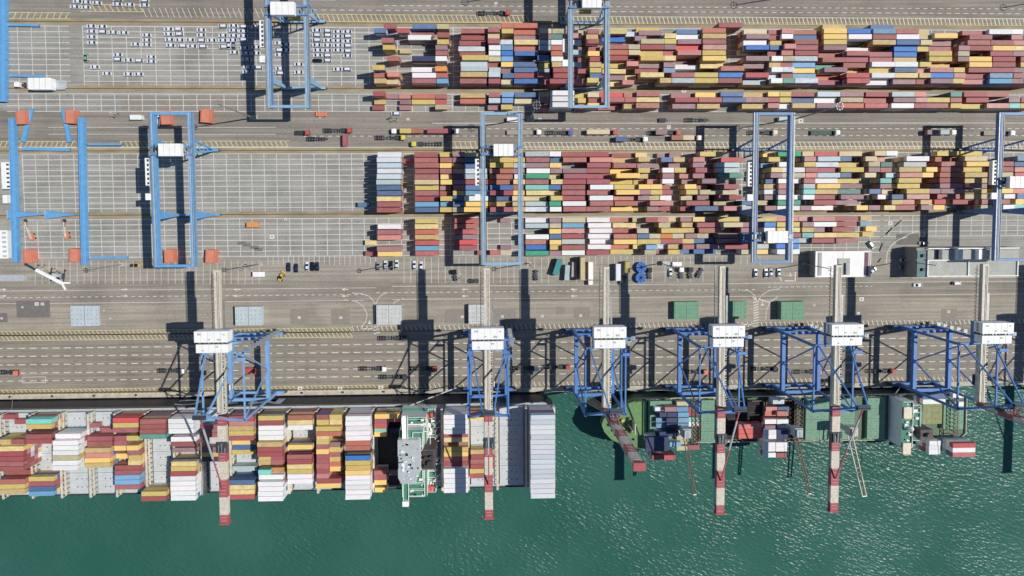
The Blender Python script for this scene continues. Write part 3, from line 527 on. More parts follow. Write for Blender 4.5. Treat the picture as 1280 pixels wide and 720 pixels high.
# ---------------------------------------------------------------- ship to shore cranes
RW, RL = Yi(484.6), Yi(412.8); GA = RL-RW
HB = 51.0
C_sts = mat('quay_crane_blue', (84,130,190), .5, dirt=.15)
C_sts1 = mat('sky_blue_paint', (124,166,210), .5, dirt=.1)
def quay_crane(px, col, label, raised=False):
    """px: photo x of the boom where it passes the machinery house"""
    xc = at(px, 360, HB)[0]
    t = thing('quay_crane', label, 'quay crane', (xc, RW, 0), 0, 'ship to shore cranes along the quay')
    W = 9.5; ZT = 15.5; ZG = 47.0
    for y in (0, GA):
        for sx in (-1, 1):
            b = MB(); b.beam((sx*W, y, 4.6), (sx*W, y, ZT), 1.5, 1.8); b.beam((sx*W, y, ZT), (sx*W, y, ZG+1), 1.0, 1.1); b.build('leg', col, t)
    for y in (0, GA):
        b = MB(); b.box(-W-4, W+4, y-.8, y+.8, 2.6, 4.6); b.build('sill_beam', col, t)
        for sx in (-1, 1):
            w_ = MB(); w_.box(sx*W-5, sx*W+5, y-.7, y+.7, .7, 2.6, 0)
            for k in range(8): w_.wheel(sx*W-4.4+k*1.25, y, .5, .5, .4, 10, 1)
            w_.build('bogie', [S_mach, M_dark], t)
    for sx in (-1, 1):
        b = MB(); b.box(sx*W-.9, sx*W+.9, .8, GA-.8, ZT-1.4, ZT+1.0); b.build('portal_beam', col, t)
        b = MB(); m_ = GA/2
        b.beam((sx*W, 1, ZG), (sx*W, m_, ZT+.6), .55); b.beam((sx*W, GA-1, ZG), (sx*W, m_, ZT+.6), .55)
        b.build('side_brace', col, t)
        b = MB(); b.box(sx*W-.32, sx*W+.32, -.9, GA+.9, ZG+.1, ZG+1.0); b.build('upper_beam', col, t)
    for y, z in ((0, ZG), (GA, ZG), (0, ZT), (GA, ZT)):
        b = MB(); hw = .8 if z == ZT else .5; b.box(-W, W, y-hw, y+hw, z-hw, z+hw); b.build('cross_beam', col, t)
    b = MB()                                             # stair tower and lift on the landside leg
    for k in range(9):
        z = 4.6+k*4.9; s_ = 1 if k % 2 else -1
        b.beam((W+1.2+s_*-.8, GA+.2, z), (W+1.2+s_*.8, GA+2.6, z+4.9), .5, .1, 0); b.box(W+.9, W+2.9, GA+.2, GA+2.6, z-.05, z+.05, 0)
    for dx in (.5, 3.3):
        for dy in (-.2, 3.0): b.beam((W+dx, GA+dy, 4.6), (W+dx, GA+dy, ZG+1), .12, .12, 0)
    b.build('stair_tower', [S_steel, col], t)
    # A-frame pylon over the waterside legs
    ya, za = 9.5, 72.0
    for sx in (-1, 1):
        b = MB(); b.beam((sx*(W-.4), 0, ZG+1), (sx*2.4, ya, za), .62); b.build('pylon_leg', col, t)
        b = MB(); b.beam((sx*2.4, ya, za), (sx*(W-2), GA, ZG+1), .62); b.build('back_stay', col, t)
    b = MB(); b.box(-3.2, 3.2, ya-1, ya+1, za-.5, za+.5); b.box(-2.8, 2.8, ya-.9, ya+.9, za+.5, za+1.3, 1)
    for k in range(5): b.wheel(-2.2+k*1.1, ya, za+1.2, .8, .3, 10, 1)
    b.build('pylon_head', [col, S_mach], t)
    b = MB(); b.beam((-6, 4.8, 60), (6, 4.8, 60), .5); b.build('pylon_tie', col, t)
    # trolley girder (landward half of the boom)
    BACK = 70.5
    b = MB(); b.box(-1.7, 1.0, 42, BACK, HB-2.2, HB, 0); b.box(-2.0, 2.0, 4.0, 42, HB-2.4, HB, 0)
    b.box(1.7, 2.6, 30, BACK-14, HB-1.0, HB-.9, 1)
    for k in range(34): b.box(2.55, 2.6, 30.2+k*.76, 30.26+k*.76, HB-.9, HB+.15, 1)
    for k in range(26): b.box(-1.85 if k*1.05+42 > 42 else -2.2, 1.05, 42.5+k*1.05, 42.56+k*1.05, HB, HB+.03, 1)
    for k in range(30): b.box(1.45, 1.9, 5+k*1.2, 5.5+k*1.2+(k % 3)*.2, HB, HB+.25, 2 if k % 4 else 1)
    b.box(-1.7, -1.55, 4.2, 41.5, HB, HB+.35, 1); b.box(-.3, -.18, 4.2, BACK-1, HB, HB+.12, 2); b.box(.35, .45, 4.2, BACK-1, HB, HB+.12, 2)
    b.build('trolley_girder', [S_cream, S_steel, S_mach], t)
    b = MB()                                             # cable loops hanging beside the girder
    for k in range(20):
        y = 34+k*1.75
        b.beam((-3.4, y, HB-1.6), (-3.0, y+.55, HB-3.2), .16); b.beam((-3.0, y+.55, HB-3.2), (-3.4, y+1.2, HB-1.6), .16); b.beam((-2.0, y, HB-1.2), (-3.4, y, HB-1.5), .12)
    b.beam((-3.4, 33, HB-1.5), (-3.4, 70, HB-1.5), .18); b.build('cable_festoon', S_mach, t)
    b = MB()
    hy0, hy1, hy2, hy3 = GA+2.6, GA+6.2, GA+7.4, GA+12.2
    b.box(-7.4, 7.2, hy2, hy3, HB+2.6, HB+8.0, 0); b.box(-7.5, 7.3, hy2-.1, hy3+.1, HB+8.0, HB+8.2, 0)
    b.box(-7.0, 6.9, hy0, hy1, HB+2.6, HB+7.4, 0); b.box(-7.1, 7.0, hy0-.1, hy1+.1, HB+7.4, HB+7.6, 0)
    for k in range(14): b.box(-7+k, -6.4+k, hy1+.2, hy2-.2, HB+4.5, HB+6.2+(k % 3)*.5, 1 if k % 2 else 2)
    for k in range(6): b.box(-7.44, -7.4, hy2+.5+k*.7, hy2+.9+k*.7, HB+4.4, HB+5.6, 2)
    for (vx, vy, vz, vs) in ((-5.2,hy3-1.2,8.2,.7),(-1,hy3-3.6,8.2,.5),(3.4,hy2+1.1,8.2,.8),(5.6,hy3-1.4,8.2,.45),(-4,hy0+1,7.6,.5),(2.2,hy1-1,7.6,.6)): b.box(vx-vs, vx+vs, vy-vs*.6, vy+vs*.6, HB+vz, HB+vz+.16, 3)
    for k in range(1, 5): b.box(-7.4+k*2.92-.05, -7.4+k*2.92+.05, hy2, hy3, HB+8.2, HB+8.25, 3); b.box(-7+k*2.78-.05, -7+k*2.78+.05, hy0, hy1, HB+7.6, HB+7.65, 3)
    b.build('machinery_house', [S_white, S_steel, S_mach, S_grey], t)
    b = MB(); b.box(-7.0, 6.8, GA+1.2, GA+12, HB+.2, HB+2.5, 0)
    b.build('house_platform', col, t)
    b = MB(); b.beam((7.2, GA+6, HB+3), (11.5, GA+6.2, HB+3.4), .9, .9, 0); b.box(10.6, 12.4, GA+5.4, GA+7.0, HB+2.6, HB+3.8, 1); b.build('service_jib', [col, S_steel], t)
    b = MB(); b.box(7.4, 11.6, GA-3, GA-1.6, HB-.4, HB+.4, 0); b.build('service_platform', col, t)
    # boom (seaward half), hinged at the waterside
    hinge = Vector((0, 3.0, HB-1.2))
    L = 66.0 if raised else 50.5
    ang = R(90) if raised else 0
    bm = thing('boom', None, None, tuple(hinge)); bm.parent = t; bm.rotation_euler = (-ang, 0, 0)
    b = MB(); seg = 8.4; y = 0; k = 0
    while y < L:
        y1 = min(y+seg*(.55 if k == 0 else 1), L)
        b.box(-1.9, 1.9, -y1, -y, -1.2, 1.2, k % 2); b.box(-2.2, -1.9, -y1+.1, -y, -.9, -.7, 2); y = y1; k += 1
    b.box(-2.3, 2.3, -L-.7, -L, -1.5, 1.5, 0)
    for k in range(int(L/1.6)): b.box(-1.2, 1.2, -1.5-k*1.6, -1.35-k*1.6, 1.2, 1.27, 2)
    b.build('boom_girder', [S_red, S_cream, S_grey], bm)
    b = MB(); yy = -14.0; b.box(-2.5, 2.5, yy-3, yy+2, 1.25, 2.0, 0)
    for k in range(6): b.box(-2+k*.7, -1.6+k*.7, yy-2.6, yy+1.6-(k % 3), 2.0, 2.6, k % 2)
    b.build('boom_walkway', [S_mach, S_steel], bm)
    ap = Vector((0, ya, za+.6))
    if not raised:
        for sx in (0,):
            b = MB(); b.beam(tuple(ap+Vector((sx*1.6, 0, 0))), (sx*.5, -31.5, HB+.4), .5, .5, 0)
            f = .5; mid = ap.lerp(Vector((sx*.5, -31.5, HB+.4)), .55); b.beam(tuple(ap.lerp(Vector((sx*.5, -31.5, HB+.4)), .15)+Vector((sx*1.2, 0, .05))), tuple(mid), .62, .62, 1)
            b.build('forestay', [S_red, S_grey], t)
    else:
        for sx in (-1, 1):
            tip = hinge+Vector((sx*1.5, -math.cos(ang)*32, math.sin(ang)*32)); kn = (ap+tip)/2+Vector((0, -1.5, -7))
            b = MB(); b.beam(tuple(ap+Vector((sx*1.6, 0, 0))), tuple(kn), .42); b.beam(tuple(kn), tuple(tip), .42); b.build('forestay', S_red, t)
    # operator's trolley and cab under the girder
    b = MB(); b.box(-2.6, 2.6, 12, 17, HB-3.4, HB-2.6, 0); b.box(.6, 3.0, 14, 16.5, HB-6.2, HB-3.4, 1); b.box(.65, 3.05, 13.95, 16.4, HB-5.2, HB-4.2, 2); b.build('operator_trolley', [S_mach, S_white, S_glass], t)
    return t
quay_crane(272, C_sts1, 'light blue quay crane, boom lowered over the long ship and landward of the hull lettering')
quay_crane(609.5, C_sts, 'blue quay crane with lowered boom next to the long ship\'s bridge')
quay_crane(759, C_sts, 'blue quay crane with raised boom beside the green bow', True)
quay_crane(904, C_sts, 'dark blue quay crane whose lowered boom crosses the feeder ship\'s orange hatch')
quay_crane(1049, C_sts, 'dark blue quay crane with lowered boom beside the feeder ship\'s open hold')
quay_crane(1232.5, C_sts, 'dark blue quay crane with raised boom behind the feeder ship\'s stern', True)
quay_crane(1478, C_sts, 'blue quay crane beyond the picture edge that throws a long shadow')
# ---------------------------------------------------------------- buildings
G_roof = mat('roof_gravel', (176,178,170), .9, dirt=.1, scale=.2, fine=1.2)
G_roofw = mat('white_membrane_roof', (240,238,236), .7, dirt=.06, scale=.15)
G_wall = mat('rendered_wall', (150,148,142), .8, dirt=.12)
M_teal = mat('teal_wall_panel', (88,120,124), .6, dirt=.12)
a = at(1018.5, 346.5, 7.5); c = at(1088.5, 313.5, 7.5); L, W = c[0]-a[0], c[1]-a[1]
t = thing('workshop_building', 'flat white roofed workshop with a grey rooftop unit beside the narrow container strip', 'building', (a[0], a[1], 0))
b = MB(); b.box(.3, L-.3, .3, W-.3, 0, 7.2, 0); b.build('wall', G_wall, t)
b = MB(); b.box(0, L, 0, W, 7.2, 7.5, 0)
for (x0,x1,y0,y1) in ((0,L,0,.35),(0,L,W-.35,W),(0,.35,.35,W-.35),(L-.35,L,.35,W-.35)): b.box(x0,x1,y0,y1,7.5,7.9,0)
b.box(L*.5, L*.5+.12, .4, W-.4, 7.5, 7.56, 1)
rf = b.build('roof', [G_roofw, G_wall], t)
for x0, m_ in ((1.6, G_roof), (L-3.2, mat('red_roof_strip', (120,84,92), .7, dirt=.2))):
    b = MB(); b.box(x0, x0+1.9, .8, W-.8, 7.5, 7.85, 0)
    for k in range(12): b.box(x0+.2, x0+1.7, 1+k*(W-2)/12, 1.7+k*(W-2)/12, 7.85, 7.9, 0)
    b.build('roof_light', m_, rf)
b = MB(); b.box(L*.41, L*.62, 1.0, W*.72, 7.5, 8.0, 0); b.box(L*.43, L*.46, 1.4, W*.5, 8.0, 8.8, 1); b.box(L*.53, L*.57, 1.4, W*.55, 8.0, 9.2, 0); b.build('rooftop_unit', [G_roof, S_mach], rf)
for k in range(4):
    b = MB(); b.box(L*(.12+.2*k), L*(.12+.2*k)+5, .22, .3, .2, 4.6, 0); b.build('shutter_door', S_steel, t)
a = at(1146, 346, 11); c = at(1273, 309, 11); L, W = c[0]-a[0], c[1]-a[1]
t = thing('office_building', 'long grey roofed two part office block with a teal end beneath the last yard crane', 'building', (a[0], a[1], 0))
b = MB(); b.box(0, L, 0, W, 0, 10.2, 0); b.build('wall', G_wall, t)
b = MB(); xs = L*.095
b.box(xs, L, .2, W*.56, 10.2, 11, 1, top=0); b.box(xs, L, W*.60, W-1.2, 10.2, 11.6, 1, top=0)
for y0 in (0, W*.56, W*.96): b.box(xs, L, y0, y0+.45, 10.2, 11.9, 1)
for x0 in (xs, L*.5, L-.6): b.box(x0, x0+.45, .45, W*.56, 11, 11.7, 1)
b.box(L*.18, L*.215, W*.61, W*.95, 11.6, 13.4, 2); b.box(L*.36, L*.41, W*.61, W*.95, 11.6, 14, 1, top=1); b.box(L*.56, L*.585, W*.61, W*.95, 11.6, 14.5, 1)
for k in range(6): b.box(L*(.3+.1*k), L*(.3+.1*k)+1.6, -.35, .0, 10.4, 10.9, 2)
b.build('roof', [G_roof, S_white, S_mach], t)
b = MB(); b.box(.0, xs-.02, -.3, W*.56, 10.2, 10.9, 0); b.box(0, xs-.02, W*.6, W-1.5, 10.2, 10.9, 0)
for k, yy in enumerate((.2, .68)): b.box(xs*.45, xs*.7, W*yy, W*yy+1.6, 10.9, 12.1, 1)
b.build('teal_end', [M_teal, S_mach], t)
for k in range(9):
    b = MB(); b.box(L*(.1+.1*k), L*(.1+.1*k)+3.4, -.1, -.01, 2, 3.6); b.build('window', S_glass, t)

# ---------------------------------------------------------------- lamp masts
def mast(px, py, h, label, heads=8, small=False, rot=0):
    X, Y = at(px, py); t = thing('lamp_mast', label, 'lamp mast', (X, Y, 0), rot, 'floodlight masts of the terminal')
    k = .62 if small else 1.0
    b = MB(); b.box(-2.1*k, 2.1*k, -1.4*k, 1.4*k, 0, .7, 0); b.build('concrete_base', G_edge, t)
    b = MB(); b.cyl(0, 0, .7, h, .42*k, .2, 12); b.build('mast_pole', S_steel, t)
    b = MB(); n = 20; r = 1.7*k
    for i in range(n):
        a0, a1 = 2*math.pi*i/n, 2*math.pi*(i+1)/n; b.beam((r*math.cos(a0), r*math.sin(a0), h), (r*math.cos(a1), r*math.sin(a1), h), .09)
    for i in range(4): a0 = math.pi*i/2; b.beam((0, 0, h), (r*math.cos(a0), r*math.sin(a0), h), .12)
    hd = b.build('head_ring', S_steel, t)
    for i in range(heads):
        a0 = 2*math.pi*i/heads; b = MB(); b.box(r*math.cos(a0)-.24, r*math.cos(a0)+.24, r*math.sin(a0)-.24, r*math.sin(a0)+.24, h-.4, h+.1); b.build('floodlight', S_steel, hd)
    return t
mast(317, 147.3, 45, 'tall lamp mast on a pale base between orange box and yard crane')
mast(663, 148, 45, 'tall lamp mast inside the shadow outline of a yard crane')
mast(993, 149, 45, 'tall lamp mast next to the weathered blue crane and cream lorry')
mast(656, -9, 45, 'lamp mast beyond the top edge, only its shadow ring near crane shows')
mast(990, -5, 45, 'lamp mast beyond the top edge, its shadow ring on the open road')
mast(1325, -2, 45, 'lamp mast beyond the picture corner that throws a ringed shadow')
mast(152.5, 330.5, 27, 'short lamp mast at the foot of the bright blue crane', 6, True)
mast(325, 330, 27, 'short lamp mast just above the lone white van', 6, True)
mast(493, 331, 27, 'short lamp mast behind the small row of parked dark cars', 6, True)
mast(661, 329, 27, 'short lamp mast by the faded blue crane end tie', 6, True)
mast(826, 329, 27, 'short lamp mast beside two white vans', 6, True)
mast(1005, 330, 27, 'short lamp mast in the shade of the workshop wall', 6, True)
mast(1130, 326.5, 27, 'short lamp mast beside the teal end of the office block', 6, True)

# ---------------------------------------------------------------- hatch covers on the quay
C_hgrey = mat('pale_blue_grey_hatch', (186,198,202), .6, dirt=.1)
C_hwhite = mat('worn_white_hatch', (196,198,196), .6, dirt=.12)
C_hgreen = mat('green_hatch_paint', (104,150,122), .6, dirt=.14)
def hatch_cover(x0, y0, x1, y1, m, label, n=1, h=1.6):
    a = at(x0, y1, h); c = at(x1, y0, h); L, W = c[0]-a[0], c[1]-a[1]; b = MB()
    for s_ in range(n): b.box(0, L, 0, W, .3+s_*h*1.05, .3+s_*h*1.05+h, 0)
    zt = .3+(n-1)*h*1.05+h
    b.box(L/2-.08, L/2+.08, .1, W-.1, zt, zt+.05, 1)
    for fx in (.06, .24, .38, .62, .76, .94):
        for fy in (.12, .34, .56, .78): b.box(L*fx-.16, L*fx+.16, W*fy-.16, W*fy+.16, zt, zt+.12, 1)
    for fx in (.1, .5, .9): b.box(L*fx-.4, L*fx+.4, .3, W-.3, 0, .3, 1)
    for k in range(9): b.box(L*(k+.3)/9, L*(k+.5)/9, -.12, 0, .4, zt-.1, 0)
    return solo('hatch_cover', b, [m, S_mach], label, 'hatch cover', (a[0], a[1], 0), 0, 'ship hatch covers set down on the quay')
hatch_cover(89, 382, 123, 407.5, C_hgrey, 'pale blue hatch cover on the open quay near two dark patches')
hatch_cover(296, 382.5, 328.5, 406, C_hgrey, 'pale blue hatch cover stack behind the light blue quay crane', 2)
hatch_cover(471.5, 380.5, 502, 405, C_hwhite, 'worn whitish hatch cover beside the painted turning curves', 2)
hatch_cover(586, 380, 606, 404, C_hwhite, 'grey hatch cover half under a cream boom', 2)
hatch_cover(841.5, 376.5, 872, 398.5, C_hgreen, 'green hatch cover between two cream booms, clear of any boom shadow', 2)
hatch_cover(903, 376.5, 933, 398.5, C_hgreen, 'green hatch cover crossed by a boom shadow', 1)
hatch_cover(972.5, 376, 1001.5, 398.5, C_hgreen, 'green hatch cover stack beside the white ladder marking', 3)

# ---------------------------------------------------------------- containers
CC = {'r':(162,98,98),'o':(178,112,96),'s':(188,134,128),'k':(194,94,96),'y':(212,188,122),'e':(196,182,150),'w':(222,224,224),'g':(184,194,200),'m':(152,120,124),'b':(90,116,156),'l':(118,158,190),'B':(72,124,194),'t':(92,142,128),'G':(66,160,122),'c':(124,192,182),'O':(222,142,76),'n':(58,68,100),'R':(216,92,82),'p':(208,214,219)}
CNAME = {'r':'maroon','o':'rust brown','s':'salmon','k':'bright red','y':'yellow','e':'beige','w':'white','g':'light grey','m':'faded mauve','b':'dull blue','l':'light blue','B':'vivid blue','t':'dull green','G':'bright green','c':'turquoise','O':'orange','n':'navy','R':'orange red','p':'pale grey'}  # navy, and mauve in places, also colours container tops darkened by shadow
rc = random.Random(3)
CM = {}
for k, c in CC.items():
    for v in range(5):
        f = 1+rc.uniform(-.08, .1); gy = sum(c)/3; d_ = (-.18, -.02, -.08, .08, .18)[v] if k not in 'wgORp' else .1*v
        CM[k+str(v)] = mat('container_paint_'+CNAME[k].replace(' ', '_')+'_'+['plain','aged','worn','faded','bleached'][v], [min(248, max(8, (q+(gy+8-q)*d_)*f+rc.uniform(-4, 4))) for q in c], .6, dirt=.06+.04*v if k not in 'wp' else .05, scale=.6, streak=(.6,1.2,1))
CW, CH = 2.44, 2.6
LENS = {'2':6.06, '4':12.19, 'F':13.72}
CMESH = {}
def container_mesh(L, key):
    """corrugated steel box, base at z = 0, centred"""
    if (L, key) in CMESH: return CMESH[(L, key)]
    b = MB(); l = LENS[L]/2; w_ = CW/2; n = int(LENS[L]/.55)
    b.box(-l, l, -w_+.05, w_-.05, .15, CH-.06)                               # body
    for sy in (-1, 1):
        b.beam((-l, sy*(w_-.04), .09), (l, sy*(w_-.04), .09), .08, .18); b.beam((-l, sy*(w_-.05), CH-.05), (l, sy*(w_-.05), CH-.05), .1, .1)
        for k in range(n):
            x = -l+.3+k*(2*l-.6)/n; y0, y1 = sorted((sy*(w_-.05), sy*(w_-.012))); b.box(x, x+.26, y0, y1, .18, CH-.1)
    for sx in (-1, 1):
        for sy in (-1, 1): b.box(sx*l-.16*(sx > 0), sx*l+.16*(sx < 0), sy*w_-.16*(sy > 0), sy*w_+.16*(sy < 0), 0, CH)
        x0, x1 = sorted((sx*(l+.001), sx*(l-.06))); b.box(x0, x1, -w_+.16, w_-.16, CH-.12, CH-.01); b.box(x0, x1, -w_+.16, w_-.16, .02, .16)
    for k in range(n): 
        x = -l+.3+k*(2*l-.6)/n; b.box(x, x+.26, -w_+.14, w_-.14, CH-.06, CH-.02)
    for k in range(4): b.beam((l+.02, -w_+.35+k*.58, .2), (l+.02, -w_+.35+k*.58, CH-.2), .05)
    CMESH[(L, key)] = b.mesh('shipping_container', CM[key]); return CMESH[(L, key)]
TOPS = []      # (area seen, block, row, x left, y, z base, length class, colour)
STK = MB(); STK_KEYS = list(CM.keys()); STK_I = {k: i for i, k in enumerate(STK_KEYS)}
def stack_box(x, y, z, L, key):
    STK.box(x, x+LENS[L]-.04, y-CW/2, y+CW/2, z+.06, z+CH-.01, STK_I[key])
mixw = 'rrrrroosyyyyyemmmwwgbbBl'
def parse(rows, ys, zb, block, th=CH):
    for j, row in enumerate(rows):
        for tok in row.split():
            c = tok[0]; x, lt = tok[1:].split(','); x = float(x); L = lt[0]; t_ = int(lt[1])
            for k in range(t_-1):
                cc = c if rc.random() < .45 else rc.choice(mixw)
                if block == 'ship' and c in 'wp' and rc.random() < .8: cc = c
                stack_box(x, ys[j], zb+k*th, L, cc+str(rc.randrange(5)))
            z = zb+(t_-1)*th; area = LENS[L]*CW*(CAM_H/(CAM_H-z-CH))**2
            TOPS.append((area, block, j, x+LENS[L]/2+rc.uniform(-.12, .12), ys[j], z, L, c+str(rc.randrange(5))))
for bl in YARD: parse(YARD[bl][1:], YARD[bl][0], 0, bl)
DECK1 = 16.6
parse(SHIP, [SHIP_TOP-2.5*i for i in range(17)], DECK1, 'ship')
# feeder ship: containers read off at their own height
Z2 = 12.0
def feeder(items, ox, oy, s_):
    for y, c, x, L, t_ in items:
        X, Y = at(ox+x/s_, oy+(y+18)/s_, Z2+CH*t_)
        for k in range(t_-1): stack_box(X, Y, Z2+k*CH, L, rc.choice('rwgbwk')+str(rc.randrange(5)))
        TOPS.append((LENS[L]*CW, 'feeder', int(round((-103.5-Y)/2.5)), X+LENS[L]/2, Y, Z2+(t_-1)*CH, L, c+str(rc.randrange(5))))
feeder(((155,'n',412,'2',2),(155,'n',480,'2',2),(155,'l',548,'2',2),(225,'l',412,'2',1),(225,'n',480,'2',2),(225,'l',548,'2',1),(260,'e',548,'2',1),(280,'n',412,'4',2),(150,'r',620,'2',1),(185,'c',622,'2',1),(120,'w',400,'2',1),(120,'m',470,'2',2),(120,'l',545,'2',2),(85,'e',545,'2',1),(120,'r',620,'2',1),(190,'l',412,'2',1),(190,'n',480,'2',2),(190,'l',548,'2',2),(215,'w',622,'2',1),(315,'n',345,'4',3),(345,'n',345,'4',3),(375,'n',345,'4',3),(345,'l',500,'2',2),(430,'r',385,'2',3),(430,'k',462,'2',3),(300,'e',545,'2',1),(330,'e',545,'2',1),(370,'e',545,'2',1),(365,'r',618,'2',1)), 740, 485, 5.143)  # navy entries here paint in containers darkened by shadow
feeder(((370,'R',428,'4',2),(418,'R',428,'4',2),(466,'R',428,'4',2),(120,'g',770,'2',2),(195,'s',700,'2',1),(195,'b',820,'2',1),(240,'o',690,'2',1),(240,'o',812,'2',2),(320,'w',690,'2',2),(320,'w',812,'2',2),(380,'m',690,'2',2),(380,'w',820,'2',2),(425,'w',690,'2',3),(425,'n',812,'2',3),(470,'w',690,'2',3),(470,'n',812,'2',3),(550,'w',680,'2',3),(550,'w',800,'2',3),(595,'w',680,'2',3),(595,'w',800,'2',3),(655,'w',685,'2',3),(655,'r',805,'2',3)), 870, 485, 8)
feeder(((102,'b',590,'4',2),(160,'w',590,'4',3),(100,'w',890,'2',1),(184,'w',888,'2',1),(575,'w',655,'2',4),(620,'w',650,'2',4),(665,'w',650,'2',4),(600,'k',890,'4',4),(645,'w',888,'4',4),(690,'k',888,'4',4)), 1080, 480, 8)

BLK = {'A1':'top block','A2':'strip below it','B1':'middle block','B2':'lowest block','ship':'long ship','feeder':'feeder ship'}
BLK = {'A1':'of the top block','A2':'of the three-row strip','B1':'of the middle block','B2':'of the seven-row block','ship':'on the long ship','feeder':'on the feeder ship'}
TOPS.sort(key=lambda q: (q[1], q[2], q[3]))
rows = {}
for i, q in enumerate(TOPS): rows.setdefault((q[1], q[2]), []).append(i)
order = sorted(range(len(TOPS)), key=lambda i: -TOPS[i][0])
single = set(order[:300])
GR = {'ship':'containers stowed on the long ship','feeder':'containers stowed on the feeder ship'}
for (bl, j), ids in rows.items():
    for n_, i in enumerate(ids):
        area, bl, j, x, y, z, L, key = TOPS[i]
        if i not in single:
            stack_box(x-LENS[L]/2, y, z, L, key); continue
        a_ = CNAME[TOPS[ids[n_-1]][7][0]].split()[-1] if n_ else None
        c_ = CNAME[TOPS[ids[n_+1]][7][0]].split()[-1] if n_+1 < len(ids) else None
        nb = f'between {a_} and {c_}' if a_ and c_ else f'at row end beside {a_ or c_}'
        o = bpy.data.objects.new('shipping_container', container_mesh(L, key)); COL.objects.link(o); o.location = (x, y, z)
        o.rotation_euler.z = rc.uniform(-.003, .003)
        if bl == 'ship': o.scale.y = .962
        if bl in GR: tail = f'{ORD[n_+1]} along {ORD[j+1] if j >= 0 else "first"} row {BLK[bl]}'
        else: tail = f'{ORD[n_+1]} along {ORD[j+1]} row {BLK[bl]}'
        tag(o, f'{CNAME[key[0]]} container {nb}, {tail}', 'shipping container', GR.get(bl, 'containers stacked in the yard'))
so = STK.build('stacked_containers', [CM[k] for k in STK_KEYS]); tag(so, 'closely stacked shipping containers filling the yard rows and ship bays', 'shipping containers', None, 'stuff')
# two loose ones on the ground
for x, y, key, rz, L, lab in ((315.5, 281, 'o0', 0, '2', 'lone orange container standing in the empty slots'), (431, 175.5, 'r1', R(90), '2', 'lone maroon container standing crosswise on the yard road'), (169.5, 146.5, 'w0', 0, '2', 'lone white container standing near the bright blue crane'), (641, 149.5, 'w1', 0, '2', 'lone white container in the road beneath the end tie of a crane'), (981, 149, 'g0', 0, '2', 'lone pale container in the road between the two girders of a crane')):
    X, Y = at(x, y, 2.6); o = bpy.data.objects.new('shipping_container', container_mesh(L, key)); COL.objects.link(o); o.location = (X, Y, 0); o.rotation_euler.z = rz
    tag(o, lab, 'shipping container', 'lone containers on the ground')
    if key == 'o0': o.data = container_mesh('2', 'O1')
# ---------------------------------------------------------------- the long container ship
H_navy = mat('dark_hull_paint', (46,50,60), .5, dirt=.15, scale=.2)
H_letter = mat('white_hull_lettering', (214,214,212), .6, dirt=.1)
D_grey = mat('grey_deck_paint', (176,182,184), .65, dirt=.13)
D_hatch = mat('pale_hatch_paint', (196,202,204), .6, dirt=.1)
D_green = mat('green_deck_paint', (66,132,108), .6, dirt=.2, scale=.5)
D_dark = mat('hold_dark_steel', (64,62,64), .8, dirt=.3)
D_cream = mat('cream_lashing_steel', (205,198,180), .6, dirt=.2)
D_brown = mat('brown_lashing_steel', (106,92,82), .7, dirt=.25)
D_red = mat('red_lead_paint', (190,92,86), .6, dirt=.2)
YN, YS = -102.3, -147.6
XS = at(693.5, 560, 16)[0]
ship = thing('container_ship', 'long dark hulled container ship stacked with mixed containers, big white letters on its side', 'container ship', (0, 0, -3))
def sp(name, b, mats, parent=None, pz=-3):
    o = b.build(name, mats); o.parent = parent or ship
    if not parent: o.location.z = -pz
    return o
b = MB(); zt = 14.5
poly = [(-330, YS), (XS-2.5, YS), (XS, YS+4), (XS, YN-4), (XS-6, YN), (-330, YN)]
b.prism(poly, -4.5, zt, 0, top=1)
b.box(-330, XS-8, YN-.25, YN-.05, zt, zt+1.1, 0); b.box(-330, XS-4, YS+.05, YS+.25, zt, zt+1.1, 0)
for k in range(90): b.box(-330+k*3.9, -329.8+k*3.9, YN-.6, YN-.25, zt, zt+1.1, 2)
sp('hull', b, [H_navy, D_grey, D_cream])
def lettering(txt, x0, x1, z0, z1):
    cu = bpy.data.curves.new('lettering', 'FONT'); cu.body = txt; cu.size = 1; cu.extrude = .0; cu.offset = .028; cu.space_character = 1.05
    o = bpy.data.objects.new('lettering', cu); COL.objects.link(o); bpy.context.view_layer.update()
    me = bpy.data.meshes.new_from_object(o); COL.objects.unlink(o); bpy.data.objects.remove(o)
    xs = [v.co.x for v in me.vertices]; ys = [v.co.y for v in me.vertices]; ax, bx, ay, by = min(xs), max(xs), min(ys), max(ys)
    for v in me.vertices:
        fx = (v.co.x-ax)/(bx-ax); fy = (v.co.y-ay)/(by-ay); v.co = (x1-(x1-x0)*fx, YN+.06, z0+(z1-z0)*fy)
    me.materials.clear(); me.materials.append(H_letter)
    o = bpy.data.objects.new('lettering', me); COL.objects.link(o); o.parent = ship; o.location.z = 3; return o
for _l, _a, _b in (('M', 313, 354), ('S', 266, 300), ('C', 221, 252)): lettering(_l, at(_a, 502, 8)[0], at(_b, 502, 8)[0], 3.4, 12.6)
